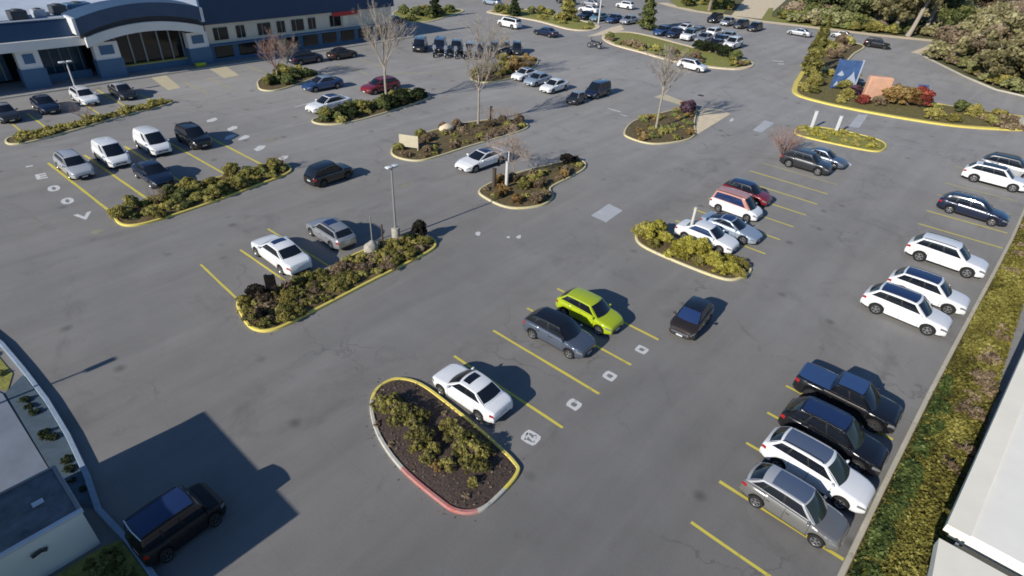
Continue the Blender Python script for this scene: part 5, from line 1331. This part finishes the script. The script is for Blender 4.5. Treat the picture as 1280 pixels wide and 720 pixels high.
post(21.4, 29.3, 1.2, .07, 'bark_dark', 'small dark post between the boulder and the lamp post')
post(21.9, 89.0, .1, .05, 'white_post', 'small vent post on the store roof') if False else None
def flat_sign(x, y, w_, h, z0, rz, m, label, name='sign_board', edge_m=None, th=.12):
    root = empty(name, (x, y, .06), rz, label, 'sign')
    MB().box((0, 0, z0 + h / 2), (w_, th, h), 0, ch=.02).build('board', M[m], root)
    for s in (-1, 1): MB().box((s * (w_ / 2 - .12), th * .5 + .04, (z0 + h) / 2), (.08, .07, z0 + h)).build('leg', M[edge_m or m], root)
    return root
flat_sign(34.0, 41.2, 1.9, 1.15, .35, R(-62), 'sign_beige', 'beige blank sign board at the left end of the brown island')
flat_sign(12.6, 28.5, .62, 1.35, .15, R(-40), 'paint_black', 'narrow black sign board next to the dark round bush', 'narrow_sign', th=.1)
for x, y, lb in ((73.6, 16.3, 'left white marker post in the grassy island at the head of the middle row'), (73.9, 13.7, 'right white marker post in the grassy island at the head of the middle row')):
    root = empty('marker_post', (x, y, .1), R(-50), lb, 'post', 'white marker posts')
    MB().box((0, 0, .95), (.34, .12, 1.9), 0, ch=.03).build('panel', M['white_metal'], root); MB().box((0, 0, 1.93), (.38, .16, .08), 0, ch=.02).build('cap', M['white_post'], root)
# boulders
def boulder(x, y, s, label, m='stone', sc=(1, 1, 1)):
    import bmesh
    bm = bmesh.new(); bmesh.ops.create_icosphere(bm, subdivisions=3, radius=s)
    for v in bm.verts:
        v.co *= 1 + .28 * noise.noise(v.co * (1.3 / s) + Vector((x, y, 0))); v.co.x *= sc[0]; v.co.y *= sc[1]; v.co.z *= sc[2]
    me = bpy.data.meshes.new('boulder'); bm.to_mesh(me); bm.free(); me.polygons.foreach_set('use_smooth', [True] * len(me.polygons))
    o = mesh_obj('boulder', me, None, M[m]); o.location = (x, y, .1 + s * .45 * sc[2]); return tag(o, label, 'boulder')
boulder(19.9, 28.6, .50, 'pale boulder behind the silver wagon in the yellow kerbed island', sc=(1, .8, 1.1))
boulder(40.6, 43.0, .65, 'tan boulder in the back of the beige board island', 'tan_concrete', (1.3, .9, .7))
boulder(97.2, -2.6, .9, 'rough grey boulder in the dry brush at the right of the entrance bed')
# entrance sign with blue panel and pale peaks
root = empty('entrance_sign', (95.6, 19.0, .1), R(-54), 'large blue entrance sign with pale mountain shapes beside the conifer', 'sign')
MB().box((0, 0, 2.15), (3.0, .22, 3.8), 0, ch=.03).build('panel', M['sign_blue'], root)
mb = MB()
for pts in ([(-.9, .55), (.75, 2.1), (1.05, 2.6), (1.5, 1.9), (2.05, 1.3), (2.05, .45)], [(-2.0, 2.0), (-1.3, 2.6), (-.6, 2.0), (-1.2, 1.85)], [(-2.05, .5), (-1.6, 1.2), (-1.0, .6)]):
    n_ = len(pts); vs = [(a * .70, -.128, b * 1.02) for a, b in pts]; mb.add(vs, [tuple(range(n_))])
mb.build('mountain_motif', M['sign_white'], root)
for s in (-1, 1): MB().box((s * 1.6, 0, 2.1), (.18, .3, 4.2), 0, ch=.03).build('post', M['sign_white' if s > 0 else 'sign_blue'], root)
root = empty('monument_block', (94.0, 14.4, .1), R(-58), 'salmon coloured monument block between purple and orange bushes', 'monument')
MB().box((0, 0, 1.6), (3.1, 1.1, 2.9), 0, ch=.22).build('block', M['terracotta'], root); MB().box((0, 0, .12), (3.5, 1.5, .24), 0, ch=.04).build('plinth', M['stone'], root)
flat_sign(96.6, 9.6, 1.3, 2.1, .5, R(-58), 'sign_blue', 'small dark blue panel behind the red leaved bush', 'blue_panel')
# drain cover, hoarding of litter on the aisle
tag(MB().lathe([(.001, .012), (.42, .012), (.45, .005)], 20, (76.0, 31.4, 0)).build('manhole_cover', M['dark_unit']), 'dark round manhole cover on the aisle past the tan walkway', 'manhole cover')

# ============================ the store =====================================
root = empty('store_building', (10, 82.5, 0), 0, 'long store with navy parapet, curved entrance canopy and pale flat roof at upper left', 'building')
def part(name, mb, m, parent=root, smooth=None): return mb.build(name, M[m], parent, smooth)
X0 = -40        # building coordinates are relative to (10, 82.5)
rl = 10; ry = 82.5
def rel(x, y, z): return (x - rl, y - ry, z)
def bx(mb, x0, x1, y0, y1, z0, z1, ch=0): return mb.box(((x0 + x1) / 2 - rl, (y0 + y1) / 2 - ry, (z0 + z1) / 2), (x1 - x0, y1 - y0, z1 - z0), 0, ch=ch)
sheet('sidewalk', [(-60, 80.4), (68.2, 80.4), (72.5, 84.0), (72.5, 125), (66.3, 125), (66.3, 88), (-60, 88)], .09, M['grey_concrete'])
kerb_run([(-60, 80.4), (68.2, 80.4), (72.5, 84.0), (72.5, 125)], .18, .13, 'kerb_concrete', 'pale kerb of the walkway along the store front')
part('roof', bx(MB(), -60, 66, 85.0, 128, 6.05, 6.2), 'roof_pale')
part('back_wall', bx(MB(), -60, 65.7, 86.5, 127.8, 0, 6.04), 'store_glass')
part('end_wall', bx(MB(), 65.72, 66.0, 82.9, 127.9, 0, 6.03), 'wall_beige')
# left wing: navy parapet over a pale beam on columns
def slope_band(x0, x1, y0, z0, y1, z1, th):
    mb = MB(); v = [rel(x0, y0, z0), rel(x1, y0, z0), rel(x1, y1, z1), rel(x0, y1, z1), rel(x0, y0 + th, z0), rel(x1, y0 + th, z0), rel(x1, y1 + th, z1), rel(x0, y1 + th, z1)]
    return mb.add(v, [(0, 1, 2, 3), (5, 4, 7, 6), (4, 0, 3, 7), (1, 5, 6, 2), (3, 2, 6, 7), (4, 5, 1, 0)])
part('parapet', slope_band(-60, 21.2, 82.2, 5.02, 82.9, 6.75, .5), 'roof_navy')
part('parapet_cap', bx(MB(), -60, 21.2, 82.85, 83.5, 6.755, 6.82), 'metal_unit')
part('fascia', bx(MB(), -60, 23.2, 81.9, 82.9, 4.05, 5.0), 'wall_white')
part('soffit', bx(MB(), -60, 65.7, 82.95, 86.45, 4.6, 4.75), 'dark_unit')
for xa in (-9.0, 3.2, 14.6, 22.0, 32.6):
    wd = 2.1 if xa not in (22.0, 32.6) else 2.6
    c = part('column', bx(MB(), xa, xa + wd, 82.3, 83.4, 2.15, 4.04), 'wall_white')
    part('column_base', bx(MB(), xa - .12, xa + wd + .12, 82.15, 83.5, 0.09, 2.15), 'wall_blue', c)
    part('inset_panel', bx(MB(), xa + .55, xa + wd - .55, 82.26, 82.31, 2.7, 3.7), 'wall_blue', c)
# shop fronts in the recess of the left wing
for xa in (-30, -18, -6.5, 5.6, 17.0):
    f = part('shop_front', bx(MB(), xa, xa + 8.6 if xa < 17 else xa + 4.8, 86.2, 86.45, .4, 3.6), 'store_blue_glass')
    for q in range(5): part('mullion', bx(MB(), xa + .4 + q * (1.9 if xa < 17 else 1.0), xa + .5 + q * (1.9 if xa < 17 else 1.0), 86.12, 86.19, .4, 3.6), 'mullion', f)
part('low_wall', bx(MB(), 16.9, 21.6, 84.2, 84.5, .09, .9), 'wall_blue')
# entrance with arched canopy
def arch_z(x, z0, rise, xc=28.0, half=6.9): return z0 + rise * (1 - ((x - xc) / half) ** 2)
def arch_slab(x0, x1, y0, y1, f0, f1, n=20):
    mb = MB(); 
    for i in range(n + 1):
        x = x0 + (x1 - x0) * i / n; a, b = f0(x), f1(x)
        mb.v += [rel(x, y0, a), rel(x, y0, b), rel(x, y1, b), rel(x, y1, a)]
    for i in range(n):
        for r in range(4):
            q = (r + 1) % 4; mb.f.append((i * 4 + r, (i + 1) * 4 + r, (i + 1) * 4 + q, i * 4 + q)[::-1]); mb.mi.append(0)
    mb.f.append((0, 1, 2, 3)); mb.mi.append(0); e = n * 4; mb.f.append((e + 3, e + 2, e + 1, e)); mb.mi.append(0)
    return mb
part('arch_beam', arch_slab(21.3, 34.6, 81.4, 82.2, lambda x: arch_z(x, 3.75, 1.15), lambda x: arch_z(x, 4.75, 1.15)), 'wall_white', smooth=30)
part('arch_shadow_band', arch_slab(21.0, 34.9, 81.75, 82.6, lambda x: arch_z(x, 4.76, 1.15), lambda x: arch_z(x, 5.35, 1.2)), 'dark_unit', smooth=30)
part('arch_fascia', arch_slab(20.8, 34.4, 81.0, 85.2, lambda x: arch_z(x, 5.36, 1.2), lambda x: arch_z(x, 7.0, 1.05)), 'roof_slate', smooth=30)
part('fascia_end_cap', bx(MB(), 34.41, 34.75, 80.95, 85.2, 5.4, 7.0), 'white_metal'); part('fascia_end_cap', bx(MB(), 20.5, 20.79, 80.95, 83.5, 5.3, 7.0), 'white_metal')
en = part('entrance_glass', arch_slab(24.7, 32.5, 84.0, 84.2, lambda x: .9, lambda x: min(4.55, arch_z(x, 3.70, 1.1))), 'store_glass')
for x in (24.75, 26.3, 27.8, 29.6, 31.0, 32.4): part('mullion', bx(MB(), x, x + .18, 83.85, 83.97, .9, 4.4), 'mullion', en)
part('entrance_plinth', bx(MB(), 24.65, 32.55, 83.2, 84.25, .09, .88), 'wall_blue'); part('plinth_top', bx(MB(), 24.65, 32.55, 83.15, 83.9, .885, .95), 'kerb_yellow')
# right wing
part('parapet', slope_band(35.2, 66.2, 82.25, 4.75, 82.7, 8.3, .6), 'roof_navy'); part('parapet_cap', bx(MB(), 35.2, 66.2, 82.65, 83.4, 8.305, 8.4), 'metal_unit')
part('upper_wall', bx(MB(), 35.25, 65.7, 82.6, 82.9, 2.35, 4.74), 'wall_beige')
part('lower_wall', bx(MB(), 35.25, 65.7, 82.7, 82.9, 0.09, 2.34), 'wall_blue')
part('awning', bx(MB(), 35.25, 65.7, 81.7, 82.68, 2.2, 2.33), 'wall_blue')
for i, x in enumerate((36.2, 39.3, 42.4, 45.3, 47.6, 50.3, 54.0)):
    f = part('window', bx(MB(), x, x + (1.9 if i % 2 == 0 else 1.2), 82.50, 82.59, 2.75, 4.25), 'store_glass'); part('frame', bx(MB(), x + .55, x + .63, 82.44, 82.49, 2.75, 4.25), 'mullion', f)
for i in range(9):
    x = 36.0 + i * 3.3; part('shop_window', bx(MB(), x, x + 2.4, 82.58, 82.69, .5, 1.95), 'store_glass')
sg = part('red_sign', bx(MB(), 54.5, 59.0, 82.3, 82.58, 4.15, 4.7), 'sign_red')
part('pier', bx(MB(), 56.2, 57.2, 82.35, 82.59, 2.4, 4.1), 'wall_beige'); part('pier', bx(MB(), 61.2, 65.6, 82.35, 82.59, 2.4, 4.7), 'wall_beige')
# roof plant, each unit stands on the roof
for (x, y, sx, sy, sz, m_, lb) in ((17.2, 87.6, 1.6, 1.3, 1.0, 'dark_unit', 'dark roof unit nearest the left edge of the store roof'), (19.4, 88.6, 1.2, 1.0, .8, 'metal_unit', 'pale small roof unit behind the navy parapet'), (21.6, 89.4, 1.5, 1.3, 1.0, 'dark_unit', 'dark square roof unit in the middle of the group on the roof'), (24.0, 90.6, 2.6, 1.5, .9, 'wall_blue', 'wide blue grey roof unit by the curved canopy'), (14.2, 87.0, .8, 1.8, 1.1, 'metal_unit', 'narrow pale roof unit at the far left of the roof'), (30.5, 97.5, 2.0, 2.0, 1.1, 'white_metal', 'white roof unit behind the curved canopy'), (41, 97, 2.4, 1.8, 1.2, 'metal_unit', 'pale roof unit behind the tall right parapet')):
    r_ = empty('roof_unit', (x, y, 6.2), R(6), lb, 'roof unit', 'air handling units on the store roof')
    MB().box((0, 0, sz / 2), (sx, sy, sz), 0, ch=.06).build('casing', M[m_], r_)
    MB().lathe([(.001, sz + .10), (min(sx, sy) * .34, sz + .10), (min(sx, sy) * .38, sz)], 16).build('fan', M['dark_unit'], r_, 40)
    MB().box((sx * .5 + .25, 0, .2), (.5, .3, .4), 0, ch=.03).build('duct', M['metal_unit'], r_)
# yellow box and small bollards by the entrance
tag(MB().box((33.2, 81.6, .32), (1.3, .6, .46), 0, ch=.08).build('yellow_bin', M['paint_lime']), 'low lime yellow box on the walkway by the store entrance', 'box')
# brown building at the top edge
root2 = empty('brown_building', (113, 103, 0), R(-38), 'brown building just showing at the top edge above the pale blue car', 'building')
MB().box((0, 3.0, 2.2), (9, 6, 4.4)).build('wall', M['brown_wall'], root2)
rf_ = MB().add([(-4.9, -.4, 4.41), (4.9, -.4, 4.41), (4.9, 6.4, 4.41), (-4.9, 6.4, 4.41), (-4.0, 3, 6.0), (4.0, 3, 6.0)], [(0, 1, 5, 4), (2, 3, 4, 5), (1, 2, 5), (3, 0, 4), (3, 2, 1, 0)]).build('roof', M['roof_felt'], root2)
for x in (-3, -1, 1, 3): w_ = MB().box((x, -.02, 1.7), (1.2, .06, 1.8)).build('window', M['store_glass'], root2)

# ============================ low building, lower left ======================
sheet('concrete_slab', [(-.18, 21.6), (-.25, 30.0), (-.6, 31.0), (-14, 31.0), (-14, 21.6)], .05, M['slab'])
sheet('grass_patch', [(-.05, 30.1), (.45, 31.3), (.25, 34.5), (-6, 36), (-6, 31.1), (-.6, 31.1)], .03, M['lawn'])
kerb_run([(.35, 36.5), (.72, 34.0), (.88, 31.1), (.98, 28.0), (.92, 25.0), (.72, 22.2), (.45, 20.2), (.7, 18.0), (.8, 15.0)], .20, .22, 'kerb_shaded', 'raised pale kerb curving round the low building at left')
M['gutter'] = mat('gutter', (.07, .105, .14), .9, noise_amt=.3, noise_scale=2)  # blue shade tone mixed into the bed colour
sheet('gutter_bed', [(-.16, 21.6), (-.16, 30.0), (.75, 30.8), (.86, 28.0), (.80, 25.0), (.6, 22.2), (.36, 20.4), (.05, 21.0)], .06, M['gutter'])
sheet('grass_patch', [(.02, 18.5), (.55, 18.3), (.68, 15.0), (-3, 12), (-8, 14.0), (-8, 18.5)], .05, M['lawn'])
lowb = empty('low_building', (0, 18.7, 0), 0, 'low flat roofed building with dark felt roof and white rim at lower left', 'building')
def lb(mb, x0, x1, y0, y1, z0, z1, ch=0): return mb.box(((x0 + x1) / 2, (y0 + y1) / 2 - 18.7, (z0 + z1) / 2), (x1 - x0, y1 - y0, z1 - z0), 0, ch=ch)
lb(MB(), -12, 0, 18.72, 21.5, 0, 1.88).build('wall', M['render_white'], lowb)
lb(MB(), -11.95, -.1, 18.85, 21.45, 1.885, 1.92).build('roof', M['roof_felt'], lowb)
lb(MB(), -12, .05, 18.66, 18.84, 1.885, 2.02, .02).build('front_rim', M['white_metal'], lowb)
lb(MB(), -.09, .05, 18.86, 21.5, 1.885, 2.0, .02).build('side_rim', M['steel_grey'], lowb)
lb(MB(), -12, .02, 21.46, 21.56, 1.885, 1.98, .01).build('rear_rim', M['steel_grey'], lowb)
MB().lathe([(.16, 2.1), (.16, 2.12), (.001, 2.13)], 10).build('vent_base', M['steel_grey'], lowb).location = (-1.15, 1.2, -.22)
MB().box((-.9, 1.45, 1.965), (.34, .22, .08), 0, ch=.02).build('roof_hatch', M['white_metal'], lowb)
# black bird shaped bracket lamp on the wall
wl = MB().box((-1.55, -.10, 1.36), (.34, .16, .07), 0, rz=.2, ch=.02).box((-1.33, -.09, 1.32), (.16, .16, .06), 0, rz=-.5, ch=.015)
wl.build('wall_lamp', M['paint_black'], lowb)
# the taller part of the same building, left of the picture
lb(MB(), -16, -3.3, 15.25, 18.7, 0, 4.15).build('tall_wall', M['render_white'], lowb); lb(MB(), -16, -3.28, 21.57, 23.0, 0, 4.15).build('tall_wall', M['render_white'], lowb)
lb(MB(), -16, -3.3, 18.71, 21.5, 2.05, 4.15).build('tall_wall', M['render_white'], lowb); lb(MB(), -16.1, -3.2, 15.15, 23.05, 4.155, 4.3).build('tall_roof', M['roof_felt'], lowb)
for i in range(11):
    t = random.random(); y = 21.4 + 8.6 * t
    bush('low', .35 + random.uniform(-.12, .18), y, 'leaf_dark', random.uniform(.25, .45), .06, 'small shade toned plant in the gutter bed beside the low building', 'small plants in the gutter bed by the low building')  # dark leaf colour stands in for shade over these plants
for i in range(30):
    bush('low', random.uniform(-5, .0), random.uniform(31.5, 34.5), 'leaf_olive', random.uniform(.35, .6), .02, 'olive tuft in the grass patch at the left edge', 'olive tufts in the left grass patch')
for i in range(26):
    bush('low', random.uniform(-2.5, .45), random.uniform(16.2, 18.2), 'leaf_olive', random.uniform(.35, .6), .02, 'olive tuft in the grass below the white wall at lower left', 'olive tufts below the white wall')

# ============================ white building, lower right ===================
wb = empty('white_building', (20, -6, 0), 0, 'white flat roofed building with thick pale cornice in the lower right corner', 'building')
def sl_box(x0, x1, e0, e1, d, z0, z1, name, m, ch=0):
    # slab whose front edge runs from (x0,e0) to (x1,e1), depth d towards -y
    v = [(x0, e0, z0), (x1, e1, z0), (x1, e1 - d, z0), (x0, e0 - d, z0), (x0, e0, z1), (x1, e1, z1), (x1, e1 - d, z1), (x0, e0 - d, z1)]
    v = [(a - 20, b + 6, c) for a, b, c in v]
    return MB().add(v, [(0, 1, 2, 3), (7, 6, 5, 4), (1, 0, 4, 5), (2, 1, 5, 6), (3, 2, 6, 7), (0, 3, 7, 4)]).build(name, M[m], wb)
sl_box(20.8, 60, -4.5, -7.9, .75, 1.85, 2.2, 'cornice', 'render_cream'); sl_box(21.0, 60, -4.77, -8.15, .4, 1.5, 1.845, 'cornice_moulding', 'render_cream')
sl_box(21.3, 60, -5.35, -8.7, 14, 0, 1.49, 'wall', 'render_white'); sl_box(20.95, 60, -5.27, -8.67, 14, 1.50, 2.13, 'roof', 'render_white')
sl_box(13.5, 20.1, -4.72, -4.42, 8, 1.6, 2.05, 'lower_cornice', 'render_cream'); sl_box(13.6, 19.9, -4.95, -4.7, 7, 0, 1.595, 'lower_wall', 'render_cream')
sl_box(20.15, 20.75, -5.0, -5.02, 5, .0, 1.7, 'glass_link', 'glass_green'); sl_box(20.3, 20.5, -4.94, -4.95, .1, .1, 1.9, 'glass_frame', 'mullion')
sheet('paved_margin', [(20, -5.1), (95, -7.3), (95, -14.0), (20, -7.0)], .03, M['grey_concrete'])

def litter():
    C = []; T = []
    for key, n in (('near', 700), ('two', 350), ('left', 300), ('posts', 350), ('board', 350), ('walk', 300), ('yellow_bush', 200)):
        p = ISL[key]; xs = [q[0] for q in p]; ys = [q[1] for q in p]; k = 0
        while k < n:
            x = random.uniform(min(xs) - .5, max(xs) + .5); y = random.uniform(min(ys) - .5, max(ys) + .5)
            ins = inside(p, x, y); d = edge_dist(p, x, y)
            if (ins and d < .2) or (not ins and (d > .45 or random.random() > .25)): continue
            C.append((x, y, .17 if ins else .012)); T.append(random.random()); k += 1
    C = np.array(C); nn = RNG.normal(size=C.shape) * .25 + np.array([0, 0, 1.0])
    o = mesh_obj('leaf_litter', leaf_mesh('leaf_litter', leaf_arrays(C, nn, .055 * RNG.uniform(.5, 1.5, len(C))), np.array(T)), None, M['leaf_brown'])
    tag(o, 'scattered dry brown leaves on the planting beds and along their kerbs', 'leaf litter', None, 'stuff')
litter()
plant_all()
